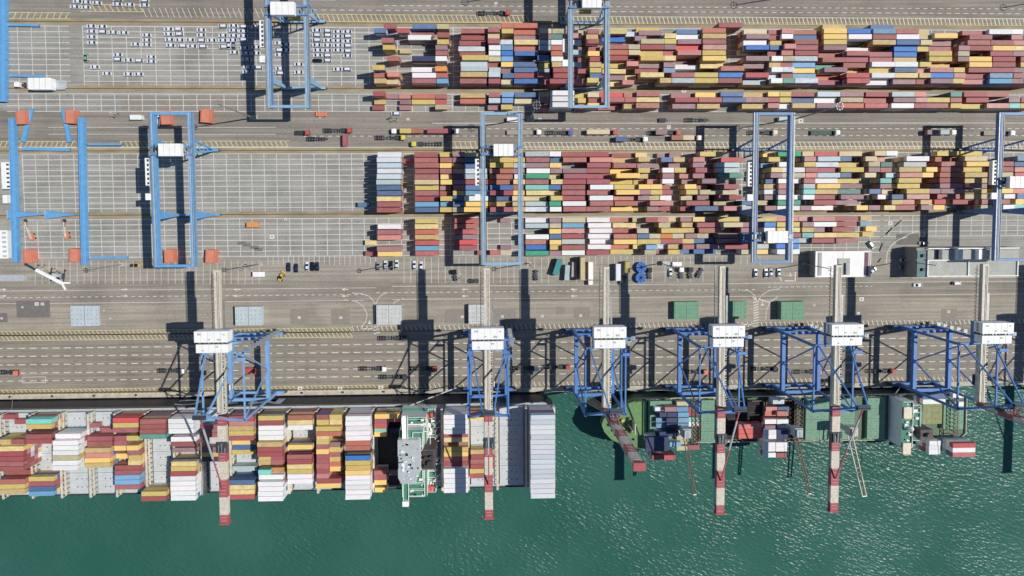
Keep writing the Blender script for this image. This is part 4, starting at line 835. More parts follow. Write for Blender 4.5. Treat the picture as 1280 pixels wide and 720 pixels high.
# bays: hatch covers and lashing bridges
bays_x = sorted(set([-260, -244.0, -229.4, -215.0, -200.8, -187.6, -172.6, -158.6, -144.6, -130.4, -115.6, -101.2, -86.6, -72.2, -58.2, -23.0, -9.6, 5.4, 20.2]))
for x in bays_x:
    b = MB(); z0 = zt; n = 4; ww = (YN-YS-3.2)/n
    if x in (-58.2,):
        b.box(x, x+12.6, YS+1.6, YN-1.6, zt-.02, zt+.05, 1)  # no cover here: a dark sheet painted for the depth of an open hold
    else:
        for k in range(n):
            y0 = YS+1.6+k*ww; b.box(x-.1, x+12.4, y0+.08, y0+ww-.08, z0, DECK1-.05, 0)
            for fx in (.3, .5, .7):
                for fy in (.3, .7): b.box(x+12.3*fx-.22, x+12.3*fx+.22, y0+ww*fy-.22, y0+ww*fy+.22, DECK1-.05, DECK1+.12, 1)
            for fy in range(4): b.box(x+.2, x+12.2, y0+ww*(fy+.4)/4-.05, y0+ww*(fy+.4)/4+.05, DECK1-.05, DECK1-.01, 2)
    sp('hatch_cover', b, [D_hatch, D_dark, D_grey])
for x in [v-1.3 for v in bays_x]+[33.4]:
    b = MB(); z1 = DECK1+4.4
    for k in range(18):
        y = SHIP_TOP+1.25-2.5*k; b.box(x-.22, x+.22, y-.16, y+.16, zt, z1, 0)
        if k < 17 and k % 2 == 0: b.beam((x, y, z1), (x, y-2.5, DECK1), .12, .12, 0)
    b.box(x-.55, x+.55, SHIP_TOP-2.5*17+1, SHIP_TOP+1.5, z1, z1+.12, 0); b.box(x-.5, x+.5, SHIP_TOP-2.5*17+1, SHIP_TOP+1.5, DECK1+1.6, DECK1+1.7, 0)
    for k in range(40): y = SHIP_TOP+1.4-k*1.07; b.box(x-.55, x-.5, y-.03, y+.03, z1+.1, z1+1.0, 0)
    sp('lashing_bridge', b, [D_cream])
# superstructure
HX0, HX1 = at(505, 560, 20)[0], at(544, 560, 20)[0]
b = MB(); b.box(HX0-.6, HX1+.4, YS+.6, YN-.6, zt, 21, 0, top=1); b.box(HX0-.2, HX1-3.5, YS+2, YN-2, 21, 29, 0, top=1); b.box(HX0, HX1-4.5, -136, -109, 29, 36, 0, top=1)
for k in range(4):
    for yy in range(12): b.box(HX0-.66, HX0-.61, YS+4+yy*3.2, YS+5.4+yy*3.2, 16.2+k*1.1, 16.9+k*1.1, 2)
for (x0, x1, y0, y1, z) in ((.5, .9, -112, -126, 29), (.15, .45, -120, -127, 36), (.5, .95, -140, -144, 21), (.3, .5, -113, -119, 36), (.62, .9, -108, -112, 21)):
    X0, X1 = HX0+(HX1-HX0)*x0, HX0+(HX1-HX0)*x1
    for (p, q) in (((X0,y0),(X1,y0)),((X1,y0),(X1,y1)),((X1,y1),(X0,y1)),((X0,y1),(X0,y0))): b.beam((*p, z+.5), (*q, z+.5), .18, 1.0, 0)
rq = random.Random(9)
for (x0_, x1_, y0_, y1_, z_, n_) in ((HX0, HX1, -111, YN-1.5, 29 if False else 21, 0), (HX0+.3, HX1-3.7, -109.5, YN-2.5, 29, 16), (HX1-3.3, HX1+.2, -118, YN-1, 21, 14), (HX1-3.3, HX1+.2, YS+1, -129, 21, 16), (HX0+.3, HX1-4.7, YS+2.5, -137, 29, 12), (HX0+6.5, HX1-4.8, -135, -110, 36, 10)):
    for k in range(n_):
        xx, yy, s_ = rq.uniform(x0_+.4, x1_-.4), rq.uniform(y0_+.6, y1_-.6), rq.uniform(.2, .75); b.box(xx-s_, xx+s_, yy-s_*rq.uniform(.4, 1.6), yy+s_*.8, z_, z_+rq.uniform(.4, 1.6), rq.choice((0, 0, 1, 2)))
    for k in range(n_//3):
        yy = rq.uniform(y0_, y1_); b.beam((x0_, yy, z_+.8), (x1_, yy, z_+.8), .16, .9, 0)
    if n_: 
        for (p_, q_) in (((x0_,y0_),(x1_,y0_)),((x1_,y0_),(x1_,y1_)),((x0_,y1_),(x1_,y1_)),((x0_,y0_),(x0_,y1_))): b.beam((*p_, z_+.5), (*q_, z_+.5), .2, 1.0, 0)
for yy in range(14): b.beam((HX1+.4, YS+3+yy*3, 21.5), (HX1+1.3, YS+3.6+yy*3, 21.5), .25, .25, 0)
house = sp('superstructure', b, [S_white, D_green, S_glass])
b = MB(); bx0, bx1 = HX0-.3, HX1-5.5
b.prism([(bx0, -112.5), (bx0, -131), (bx0+1.5, -134), (bx1-2.5, -134), (bx1, -128), (bx1, -113), (bx1-1, -112.5)][::-1], 36, 40.2, 0, top=1)
for k in range(15): b.box(bx0-.04, bx0, -113.5-k*1.15, -112.7-k*1.15, 38, 39.4, 2)
for k in range(26):
    xx, yy, s_ = rq.uniform(bx0+1, bx1-1), rq.uniform(-132, -113.5), rq.uniform(.12, .4); b.box(xx-s_, xx+s_*2, yy-s_, yy+s_, 40.2, 40.3+s_, rq.choice((0, 2, 1)))
for k in range(7): b.box(bx0+1.5+k*.9, bx0+2.1+k*.9, -118-((k*5)%7)*1.7, -117.2-((k*5)%7)*1.7, 40.2, 41+.4*(k % 3), 2 if k % 2 else 0)
b.sheet(bx0+2.2, bx0+2.8, -115.4, -114.8, 40.23, 2)
br = sp('bridge_house', b, [S_white, D_grey, S_glass], house, 0)
for y0, y1 in ((-112.6, -101.5), (-145.5, -133.9)):
    b = MB(); b.box(bx0+2.0, bx0+4.6, y0, y1, 36.2, 37.2, 0, top=1 if y0 < -130 else 0)
    for xx in (bx0+2.0, bx0+4.45): b.box(xx, xx+.15, y0, y1, 37.2, 38.2, 0)
    if y0 < -130: b.box(bx0+1.8, bx0+4.8, y0-.2, y0+2.4, 37.2, 39.4, 0)
    b.beam((bx0+3.3, (y0+y1)/2, 36), (bx0+3.3, -122+(-10 if y0 < -130 else 10), 30), .4); sp('bridge_wing', b, [S_white, D_green], house, 0)
b = MB(); b.box(HX1-5.2, HX1+1.2, -128.5, -118.5, 21, 37, 0); b.box(HX1-4.6, HX1+.6, -127.6, -119.4, 37, 37.6, 1)
for (xx, yy, r) in ((HX1-3, -122, .9), (HX1-1.2, -124.5, 1.2), (HX1-3.2, -126, .7), (HX1-.6, -121.4, .6)): b.cyl(xx, yy, 37, 39.5, r, r, 12, 1)
sp('funnel', b, [mat('sooty_funnel_paint', (86,80,80), .7, dirt=.4), D_dark], house, 0)
b = MB(); b.beam((bx0+3.5, -123, 40), (bx0+3.5, -123, 48), .5); b.beam((bx0+3.5, -126, 45), (bx0+3.5, -120, 45), .25); b.box(bx0+3, bx0+4, -125, -121, 46.5, 46.9); sp('radar_mast', b, [S_white], house, 0)
for k in range(4):
    yy = (-112, -119, -131, -140)[k]; b = MB(); b.beam((HX1+2.6, yy+2, 19), (HX1+2.6, yy-2, 19), .25); b.beam((HX1-.5, yy, 24), (HX1+2.6, yy+2, 19), .35); b.beam((HX1-.5, yy, 24), (HX1+2.6, yy-2, 19), .35); sp('stair_frame', b, [S_white], house, 0)
for yy in (-106, -144):
    b = MB(); X = HX1-4; b.box(X-3.4, X+3.4, yy-1.3, yy+1.3, 22.2, 24, 0); b.prism([(X-4.6, yy), (X-3.4, yy-1.3), (X-3.4, yy+1.3)][::-1], 22.2, 24, 0); b.box(X-1.6, X+1.6, yy-.9, yy+.9, 24, 24.8, 0)
    for xx in (-2.6, 2.6): b.beam((X+xx, yy, 21), (X+xx, yy, 25.5), .3, .3, 1)
    sp('lifeboat', b, [D_red, S_white], house, 0)
b = MB(); b.beam((HX0+1, YN-1.2, 17), (HX1+12, YN+6, 6), .5, .25, 0); b.beam((HX0+1, YN-1.2, 18), (HX1+12, YN+6, 7), .08, .08, 0); sp('gangway', b, [S_steel])
b = MB()
for x0, dx, dy in ((-244, -9, 4.4), (-262, -14, 4.6)): b.beam((x0, YN, zt), (x0+dx, YN+dy, 1.2), .12)
sp('mooring_rope', b, [D_cream])

# ---------------------------------------------------------------- the green decked feeder ship
H_green = mat('dark_green_hull', (44,62,58), .5, dirt=.2)
F_green = mat('green_hatch_deck', (114,152,128), .6, dirt=.16, scale=.4)
F_deck = mat('worn_green_side_deck', (96,116,94), .65, dirt=.2, scale=.5)
F_olive = mat('olive_worn_deck', (140,146,104), .7, dirt=.22, scale=.5)
ZD = 9.5; FN, FS = -102.5, -127.6; FXS = at(1206, 530, ZD)[0]; FXB = at(752.5, 539, 16)[0]
fs = thing('feeder_ship', 'smaller green decked feeder ship with pale green bow, deck cranes and open hold', 'container ship', (0, 0, 0))
b = MB(); ym = (FN+FS)/2
def bow(grow, x_tip):
    return [(x_tip, ym), (x_tip+1.2, ym-3.4), (x_tip+5, ym-7.6), (x_tip+11, ym-10.6), (x_tip+18, FS+grow)]
bw = bow(.4, FXB+2)
low = bw+[(FXS-3, FS), (FXS, FS+3), (FXS, FN-3), (FXS-3, FN)]+[(x, 2*ym-y) for x, y in bw[:0:-1]]
b.prism(low, -4.5, ZD, 0, top=1)
for (p_, q_) in zip(low, low[1:]+low[:1]): b.beam((*p_, ZD+.55), (*q_, ZD+.55), .3, 1.1, 2)
for k in range(44):
    for yy in (FS+.8, FN-.8): b.box(FXB+26+k*3.9, FXB+27+k*3.9, yy-.3, yy+.3, ZD, ZD+.5+.3*(k % 3), 2 if k % 2 else 0)
b.build('hull', [H_green, F_deck, D_cream], fs)
bw = bow(0, FXB)+[(FXB+22, FS)]
fc = bw+[(x, 2*ym-y) for x, y in bw[:0:-1]]
b = MB(); b.prism(fc, ZD, 15.2, 0, top=1)
for (p, q) in zip(fc, fc[1:]): b.beam((*p, 15.7), (*q, 15.7), .22, 1.0, 0)
for (x, y, s_) in ((4,0,.9),(6,3,.7),(6,-3,.7),(9,5,.9),(9,-5.5,.9),(10,0,1.2),(13,-7,.8),(14,3,1.1),(15,-3.5,1.1),(12,6.8,.7),(17,-8,.6),(7.5,-5.6,.6)): b.box(FXB+x-s_/2, FXB+x+s_/2, ym+y-s_*.8, ym+y+s_*.8, 15.2, 16.4, 2)
for (x, y) in ((11,2.4),(11,-2.2)): b.cyl(FXB+x, ym+y, 15.2, 16.6, .9, .9, 12, 3)
b.build('forecastle', [mat('forecastle_side', (112,146,104), .6, dirt=.2), mat('forecastle_green_deck', (104,140,92), .65, dirt=.2, scale=.6), D_dark, S_yellow], fs)
b = MB(); b.box(FXB+16, FXB+16.5, ym-3, ym+2.5, 15.2, 22); b.beam((FXB+14, ym, 15), (FXB+14, ym, 26), .5); b.build('foremast', [D_cream], fs)
def fbox(name, x0, x1, z0, z1, m, px=True, y0=FS+1.2, y1=FN-1.4, seams=4):
    X0, X1 = at(x0, 535, z1)[0], at(x1, 535, z1)[0]; b = MB(); b.box(X0, X1, y0, y1, z0, z1, 0)
    for k in range(1, seams): b.box(X0+.1, X1-.1, y0+(y1-y0)*k/seams-.06, y0+(y1-y0)*k/seams+.06, z1, z1+.05, 1)
    for k in range(8):
        for fx in (.2, .5, .8): b.box(X0+(X1-X0)*fx-.15, X0+(X1-X0)*fx+.15, y0+(y1-y0)*(k+.5)/8-.15, y0+(y1-y0)*(k+.5)/8+.15, z1, z1+.1, 1)
    return b.build(name, m, fs)
for x0, x1 in ((795, 808), (810, 866), (876.5, 893), (1007, 1036), (1038, 1068), (1084, 1106)): fbox('hatch_cover', x0, x1, ZD, Z2-.1, [F_green, D_dark])
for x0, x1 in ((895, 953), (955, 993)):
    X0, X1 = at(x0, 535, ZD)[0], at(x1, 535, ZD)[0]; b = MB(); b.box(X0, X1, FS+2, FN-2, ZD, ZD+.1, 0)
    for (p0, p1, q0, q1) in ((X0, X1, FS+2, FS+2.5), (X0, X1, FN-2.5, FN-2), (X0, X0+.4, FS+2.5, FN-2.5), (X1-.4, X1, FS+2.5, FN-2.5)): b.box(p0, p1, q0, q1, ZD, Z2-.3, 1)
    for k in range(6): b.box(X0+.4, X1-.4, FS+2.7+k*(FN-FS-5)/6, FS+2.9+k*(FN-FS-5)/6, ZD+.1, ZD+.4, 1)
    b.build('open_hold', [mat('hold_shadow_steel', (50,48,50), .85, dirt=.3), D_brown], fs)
for x in (868, 872.5, 996, 1001.5, 1195):
    X = at(x, 535, 15)[0]; b = MB()
    for k in range(11):
        y = FN-1.6-k*2.28; b.box(X-.3, X+.3, y-.14, y+.14, ZD, 15, 0)
        if k < 10: b.beam((X-1.1, y, 15), (X+.9, y-2.0, 15), .3, .3, 0)
    b.box(X-1.3, X-1.0, FS+1, FN-1, 14.7, 15, 0); b.box(X+.8, X+1.1, FS+1, FN-1, 14.7, 15, 0); b.build('lashing_frame', [D_brown], fs)
# deck cranes with their jibs swung over the water
def deck_crane(px, py, tx, ty, two=False):
    X, Y = at(px, py, 27); TX, TY = at(tx, ty, 30); b = MB()
    b.cyl(X, Y, ZD, 21, 1.5, 1.3, 16, 0); b.box(X-2.1, X+2.1, Y-1.4, Y+3.2, 21, 26, 0); b.box(X-1.5, X+1.5, Y-1.2, Y+2.8, 26, 27, 0); b.box(X-1, X+1, Y-1.46, Y-1.4, 22.5, 24.5, 1)
    o = b.build('deck_crane', [S_grey if not two else D_cream, S_glass], fs)
    b = MB(); d = Vector((TX-X, TY-Y, 0)).normalized(); n_ = Vector((-d.y, d.x, 0))
    P0 = Vector((X, Y-1.5, 22)); T = Vector((TX, TY, 30)); wd = 1.25 if two else .75
    for s_ in (-1, 1): b.beam(tuple(P0+n_*s_*wd), tuple(T+n_*s_*wd*.8), .42, .6, 0)
    for k in range(14):
        f = k/14; f2 = (k+1)/14; s_ = 1 if k % 2 else -1; b.beam(tuple(P0.lerp(T, f)+n_*s_*wd), tuple(P0.lerp(T, f2)-n_*s_*wd), .16, .16, 1)
    b.beam(tuple(T-n_*wd), tuple(T+n_*wd), .5, .7, 2); b.beam((X, Y+2, 27.5), tuple(T), .1, .1, 1)
    b.build('crane_jib', [D_cream if two else D_brown, D_brown, S_white], o)
deck_crane(859.5, 545, 868.5, 618); deck_crane(1000, 544, 1012, 617); deck_crane(1069, 543, 1080.5, 620, True)
# aft house
X0 = at(1127, 535, 21)[0]; X1 = X0+11
b = MB(); b.box(X0, X0+5.5, FS-.2, FN-.5, ZD, 21, 0, top=1); b.box(X0+5.5, X1, FS+3, FN-3, ZD, 19, 0, top=1); b.box(X1, X1+3.5, FS+5, FN-8, ZD, 16, 0, top=1)
for (xx, yy, s_) in ((3,-7,.8),(2,-14,1),(4,-18,.7),(8,-6,.9),(9,-10,.7),(7.5,-19,.9),(2.6,-4,.8)): b.box(X0+xx-s_, X0+xx+s_, FN+yy-s_, FN+yy+s_*.8, 19 if xx > 5.5 else 21, 20.2 if xx > 5.5 else 22, 0)
rq = random.Random(11)
for (x0_, x1_, y0_, y1_, z_) in ((X0+.1, X0+5.4, FS, FN-.7, 21), (X0+5.6, X1-.1, FS+3.1, FN-3.1, 19)):
    for (p_, q_) in (((x0_,y0_),(x1_,y0_)),((x1_,y0_),(x1_,y1_)),((x0_,y1_),(x1_,y1_))): b.beam((*p_, z_+.5), (*q_, z_+.5), .2, 1.0, 0)
    for k in range(16):
        xx, yy, s_ = rq.uniform(x0_+.6, x1_-.6), rq.uniform(y0_+1, y1_-1), rq.uniform(.2, .7); b.box(xx-s_, xx+s_, yy-s_*.7, yy+s_*.7, z_, z_+rq.uniform(.4, 1.3), rq.choice((0,0,2,1)))
fh = b.build('aft_house', [S_white, D_green, S_glass], fs)
for (y0, y1) in ((FS-3.5, FS+2.6), (FN-9.5, FN-3.5)):
    b = MB(); b.box(X0+.4, X0+4.6, y0, y1, 21.1, 22.1, 0); b.box(X0+.4, X0+4.6, y0, y0+.2, 22.1, 23, 0); b.build('bridge_wing', [mat('cream_wing_paint', (222,212,190), .6, dirt=.1)], fh)
b = MB(); b.cyl(X0+3.5, FN-14.5, 21, 24, 1.2, 1.2, 16); b.cyl(X0+3.5, FN-14.5, 24, 25, 1.2, .3, 16); b.build('radome', S_white, fh)
b = MB(); b.box(X1-3.5, X1+3.2, FN-19.5, FN-14.5, 16, 25, 0); b.cyl(X1, FN-17, 25, 27, 1.1, 1.1, 12, 0); b.beam((X1+4.4, FN-17, 26), (X1+5.2, FN-42, 30), .16, .16, 0)
b.build('funnel', [mat('grey_brown_funnel', (92,84,84), .7, dirt=.35)], fh)
for x0, x1, m_, y0, y1 in ((1153, 1177, F_olive, FS+9, FN-3.5), (1179, 1204, F_green, FS+6, FN-4)):
    fbox('hatch_cover', x0, x1, ZD, Z2-.1, [m_, D_brown], y0=y0, y1=y1)
b = MB(); b.beam((X0, FN-.6, 13), (X0+14, FN+4.4, 1.5), .5, .3); b.build('gangway', [S_steel], fs)
b = MB()
for k in range(5): b.beam((FXB+4, ym+5+k*.8, 15), (FXB-18+k*2.2, QUAY+.6, .6), .09)
b.build('mooring_rope', [D_cream], fs)
fe = MB(); fe.box(-.9, .9, -.55, 0, -1.9, .0, 0); fe.box(-.7, .7, -.72, -.55, -1.7, -.2, 0); fm0 = fe.mesh('quay_fender', M_dark)
for k in range(44):
    o = bpy.data.objects.new('quay_fender', fm0); COL.objects.link(o); o.location = (-250+k*12.4, QUAY-.36, .1)
    tag(o, 'black rubber fender on the face of the quay wall', 'fender', 'rubber fenders along the quay wall')
# bollards on the quay edge
bo = MB(); bo.cyl(0, 0, 0, .9, .35, .35, 12); bo.cyl(0, 0, .9, 1.15, .55, .5, 12); bm0 = bo.mesh('mooring_bollard', S_mach)
for k in range(25):
    o = bpy.data.objects.new('mooring_bollard', bm0); COL.objects.link(o); o.location = (-255+k*22, QUAY+1.1, .008)
    tag(o, 'black iron mooring bollard on the pale edge strip of the quay', 'bollard', 'mooring bollards along the quay edge')
# ---------------------------------------------------------------- cars
V_white = mat('white_car_paint', (222,228,238), .3, dirt=.04, spec=.6)
V_black = mat('black_car_paint', (30,32,38), .3, dirt=.05, spec=.6)
V_navy = mat('dark_blue_car_paint', (44,52,84), .3, dirt=.05, spec=.6)
V_silver = mat('silver_car_paint', (168,172,176), .3, .3, dirt=.05)
V_green = mat('green_car_paint', (140,170,150), .35, dirt=.05)
V_red = mat('red_cab_paint', (180,88,84), .45, dirt=.1)
V_blue = mat('blue_cab_paint', (86,96,170), .45, dirt=.1)
V_lime = mat('lime_cab_paint', (206,206,96), .45, dirt=.1)
def ellip(mb, sections, n, mi): pass
CARS = {}
def car_mesh(kind, paint, roof=None):
    key = (kind, paint.name)
    if key in CARS: return CARS[key]
    b = MB()
    prof = [(-2.2,.45,.72),(-2.1,.85,.80),(-.9,.92,.86),(.9,.92,.86),(1.9,.80,.80),(2.2,.5,.70)]   # x, top of body, half width
    def loft(rows, mi, cap=True):
        i = len(b.v); m = len(rows[0])
        for r in rows: b.v += r
        for k in range(len(rows)-1):
            for q in range(m):
                q2 = (q+1) % m; b.f.append((i+k*m+q, i+k*m+q2, i+(k+1)*m+q2, i+(k+1)*m+q)); b.m.append(mi)
        if cap: b.f.append(tuple(i+q for q in reversed(range(m)))); b.m.append(mi); b.f.append(tuple(i+(len(rows)-1)*m+q for q in range(m))); b.m.append(mi)
    loft([[(x, -hw, .28), (x, hw, .28), (x, hw+.02, z*.7), (x, hw-.06, z), (x, -hw+.06, z), (x, -hw-.02, z*.7)] for x, z, hw in prof], 0)
    if kind == 'van': cab = [(-2.05,.9,.78),(-1.9,1.7,.72),(.7,1.75,.72),(1.5,.95,.76)]
    else: cab = [(-1.9,.9,.76),(-1.25,1.38,.60),(.25,1.42,.60),(1.15,.92,.74)]
    loft([[(x, -hw, .85), (x, hw, .85), (x, hw*.96, z), (x, -hw*.96, z)] for x, z, hw in cab], 1)
    z = cab[1][1]; b.quad([(cab[1][0]+.1,-.56,z+.012),(cab[2][0]-.05,-.56,cab[2][1]+.012),(cab[2][0]-.05,.56,cab[2][1]+.012),(cab[1][0]+.1,.56,z+.012)], 0)
    for x in (-1.35, 1.35):
        for y in (-.78, .78): b.wheel(x, y, .31, .31, .2, 10, 2)
    for y in (-.55, .55): b.box(2.15, 2.21, y-.16, y+.16, .5, .66, 3); b.box(-2.22, -2.15, y-.14, y+.14, .6, .74, 4)
    CARS[key] = b.mesh('parked_car', [paint, S_glass, M_dark, S_white, V_red]); return CARS[key]
def car(px, py, rz, kind, paint, label, group, name='parked_car', cat='car', s=1.12):
    X, Y = at(px, py, .7); o = bpy.data.objects.new(name, car_mesh(kind, paint)); COL.objects.link(o); o.location = (X, Y, 0); o.rotation_euler.z = rz; o.scale = (s,)*3
    return tag(o, label, cat, group)
Z = 5.3333
lot = [(465,45),(540,50),(485,10),(540,15),(615,20),(755,-2),(750,28),(832,32),(930,5),(930,35),(575,175),(648,178),(578,210),(650,213),(722,216),(792,219),(580,247),(580,285),(945,235),(945,268),(945,298),(870,296),(752,366),(750,397),(822,401),(892,405),(975,380),(975,410),(600,447),(680,491),(822,495),(892,495),(1090,195),(1155,195),(1090,228),(1160,228),(1097,265),(1165,268),(1235,267),(1105,303),(1185,306),(1250,308)]
lot2 = [(135,200),(135,235),(135,270),(205,270),(280,175),(350,172),(415,178),(350,203),(415,208),(280,237),(350,238),(415,240),(278,270),(345,268),(415,266),(285,313),(145,310),(425,320),(357,350),(432,355),(440,395),(445,447),(440,478),(500,178),(500,315),(500,355),(655,288),(700,297),(655,335),(700,334),(655,367),(660,458),(660,488),(785,430),(785,483),(905,203),(975,207),(1045,212),(1110,212),(905,235),(975,236),(1045,242),(1110,242),(905,268),(980,270),(1045,272),(1110,275),(905,300),(975,303),(1045,304),(1110,306),(910,335),(975,338),(1045,335),(1110,340),(910,369),(975,371),(1110,372),(975,404),(1045,463),(1105,462),(515,450)]
allc = [((x+31)/Z, y/Z) for x, y in lot]+[((x+31)/Z+220, y/Z) for x, y in lot2]
def zone(x, y):
    if y < 11: return 'on the road verge'
    if x < 128: return 'at the lot\'s west edge' if False else 'by the green car'
    if x < 200: return 'in the broken cluster past the green car'
    if x < 262: return 'in the compact cluster of twelve' if False else 'in the small block before the big cluster'
    if x < 325: return 'in the cluster before the crane'
    if x < 385: return 'beneath the crane girders'
    return 'in the full block past the crane'
zr = {}
for x, y in allc: zr.setdefault(zone(x, y), []).append((y, x))
for zname, ps in zr.items():
    ps.sort(); rws = []
    for y, x in ps:
        if rws and y-rws[-1][-1][1] < 3.2: rws[-1].append((x, y))
        else: rws.append([(x, y)])
    for ri, rw in enumerate(rws):
        rw.sort()
        for ci, (x, y) in enumerate(rw):
            car(x, y, R(180)+random.uniform(-.03, .03), 'car' if random.random() < .75 else 'van', V_white, f'white car, {ORD[ci+1]} in the {ORD[ri+1]} row {zname}', 'white cars in the striped lot')
car((910+30)/Z+220, 404/Z, R(180), 'car', V_black, 'black roofed car at the lower corner of the full block past the crane', 'white cars in the striped lot')
car(286.5, 55.5, R(90), 'car', V_white, 'white car parked crosswise, first of two in the cluster before the crane', 'white cars in the striped lot')
car(292.5, 56, R(90), 'car', V_silver, 'silver car parked crosswise, second of two in the cluster before the crane', 'white cars in the striped lot')
car(107.3, 71.8, R(90), 'car', V_green, 'pale green car standing crosswise among the white car rows', 'white cars in the striped lot')
for x, y, p, lab in ((360.6,333.8,V_navy,'dark blue car, alone nearest the yellow machine'),(370,335,V_navy,'dark blue car beside the gap in the short parking row'),(384,333,V_white,'white car first of the tight trio in the short parking row'),(390.3,333,V_black,'black car in the middle of the tight trio'),(396.4,333,V_navy,'dark blue car at the end of the tight trio'),(472.5,332.5,V_silver,'silver car in the row under the lamp shadow line'),(482,331.5,V_white,'white car beside the black one under the lamp shadow line'),(488.8,331.8,V_black,'black car wedged between white ones near the lamp shadow'),(496,330.5,V_white,'white pickup beside the black car near the lamp'),(518,331.8,V_white,'white car of the pair near the red container rows, higher one'),(526.5,332.5,V_white,'white car of the pair, directly above the boom shadow end'),(544+400.5,341.5,V_white,'white car alone below the weathered blue crane'),(957.5,341.5,V_white,'white car of the pair below the weathered blue crane'),(963.5,341,V_white,'white car touching its pair, below the weathered blue crane'),(973.5,341,V_white,'white car beside the small road symbol and workshop shade'),(838,341,V_white,'white car between dark machines in the truck park')):
    car(x, y, R(90), 'car', p, lab, 'cars parked along the quay road')
car(1089, 306.5, R(-52), 'van', V_white, 'white car turned at an angle above the workshop corner', 'cars near the buildings')
car(1091, 338, R(35), 'car', V_silver, 'silver car at an angle by the workshop wall', 'cars near the buildings')
car(1147, 356.3, R(180), 'car', V_white, 'white car driving below the teal end of the office block', 'cars near the buildings')
car(1196, 354, 0, 'van', V_white, 'white pickup parked below the middle of the office block', 'cars near the buildings')
car(1154, 304, R(180), 'van', V_silver, 'silver van above the teal end of the office block', 'cars near the buildings')
car(1130.5, 325.3, R(180), 'van', V_white, 'white van between lamp mast and teal building end', 'cars near the buildings')
car(1129.5, 333.8, R(180), 'van', V_silver, 'grey van parked just below the white van', 'cars near the buildings')
car(494.5, 142, R(180), 'van', V_white, 'white pickup on the yard road near scattered debris', 'cars near the buildings')
car(197.5, 150.5, R(90), 'van', V_white, 'white van squeezed under the bright blue crane girder', 'cars near the buildings')

# ---------------------------------------------------------------- lorries and trailers
def wheels(b, xs, mi, w_=1.05):
    for x in xs:
        for y in (-w_, w_): b.wheel(x, y, .5, .5, .34, 10, mi)
        b.box(x-.12, x+.12, -w_, w_, .42, .58, mi)
def cab_part(t, x, paint):
    b = MB(); i = len(b.v)
    b.prism([(x,-1.2),(x+1.9,-1.2),(x+2.35,-.95),(x+2.35,.95),(x+1.9,1.2),(x,1.2)], .6, 2.95, 0)
    b.box(x+2.3, x+2.42, -1.0, 1.0, 1.7, 2.5, 1); b.box(x+.4, x+1.5, -.8, .8, 2.95, 3.15, 0)
    for sy in (-1.35, 1.35): b.box(x+1.9, x+2.1, sy-.12, sy+.12, 1.7, 2.4, 2)
    for sy in (-1.21, 1.19): b.box(x+.9, x+1.8, sy, sy+.02, 1.8, 2.5, 1)
    wheels(b, (x+1.2,), 3); return b.build('cab', [paint, S_glass, M_dark, M_dark], t)
def lorry(px, py, dirn, paint, label, load=None, trailer=12.6, flat=None, cabx=True, rz=None, name='container_lorry', off=0):
    """dirn 1: cab towards +X. load: list of (length class, colour, offset)"""
    X, Y = at(px, py, 1.2); t = thing(name, label, 'lorry', (X, Y, 0), (0 if dirn > 0 else math.pi) if rz is None else rz, 'lorries and trailers on the terminal roads')
    h = trailer/2
    b = MB()
    for y in (-.55, .55): b.box(-h, h, y-.13, y+.13, .95, 1.25, 0)
    for k in range(8): b.box(-h+.3+k*(2*h-.8)/7, -h+.55+k*(2*h-.8)/7, -1.2, 1.2, 1.0, 1.2, 0)
    wheels(b, (-h+1.0, -h+2.3, -h+3.6), 1, 1.0)
    if flat: b.box(-h, h-.2, -1.22, 1.22, 1.25, 1.4, 2)
    b.box(h-2.4, h+1.2, -.45, .45, .75, .95, 0); b.box(h-3.6, h-3.3, -1, 1, .1, .95, 0)
    b.build('trailer', [S_mach, M_dark, flat or S_mach], t)
    if cabx:
        b = MB(); b.box(h-1.6, h+4.2, -.5, .5, .6, .9, 0); b.box(h+.2, h+1.4, -1.15, -.6, .5, 1.0, 0); b.box(h+.2, h+1.4, .6, 1.15, .5, 1.0, 0); wheels(b, (h-.9, h+.4), 1)
        b.build('tractor_chassis', [S_mach, M_dark], t); cab_part(t, h+1.9, paint)
    for L, c, ox in (load or ()):
        o = bpy.data.objects.new('shipping_container', container_mesh(L, c+'1')); COL.objects.link(o)
        a0 = t.rotation_euler.z; o.location = (X+ox*math.cos(a0), Y+ox*math.sin(a0), 1.27); o.rotation_euler.z = a0
        tag(o, f'{CNAME[c]} container riding on a trailer: the {label.split(" with ")[0].split(" hauling ")[0]}', 'shipping container', 'containers riding on lorries')
    return t
lorry(515, 164.2, -1, S_white, 'lorry facing the lying girders hauling a yellow and a rust container', [('2','y',3.1),('2','o',-3.1)])
lorry(549, 164.3, 1, S_white, 'white cabbed lorry hauling one long maroon container', [('4','r',0)], 12.4)
lorry(483, 172.2, 1, V_lime, 'empty skeletal trailer with lime and grey cab', None, 12)
lorry(539, 180.2, -1, V_lime, 'empty skeletal trailer with lime cab facing the lying girders', None, 12)
lorry(650, 165.5, 1, S_white, 'white cabbed lorry with empty flat bed beneath the crane', None, 14, flat=mat('worn_flatbed_boards', (160,150,138), .8, dirt=.2))
lorry(694, 166, 1, V_blue, 'violet blue cabbed tractor with bare skeletal trailer', None, 10)
lorry(747, 165.5, 1, V_red, 'red cabbed lorry hauling a long whitish container', [('4','e',0)], 12.4)
lorry(784, 174.3, 1, S_white, 'white cabbed lorry with a dull blue container at its tail', [('2','b',-3.6)], 13)
lorry(825, 166, 1, V_red, 'red cabbed lorry with a faded mauve container amidships', [('2','m',0.2)], 13)
lorry(852, 172.6, 1, S_white, 'lorry with rust and beige containers beside a crane shadow', [('2','o',-3.1),('2','e',3.1)])
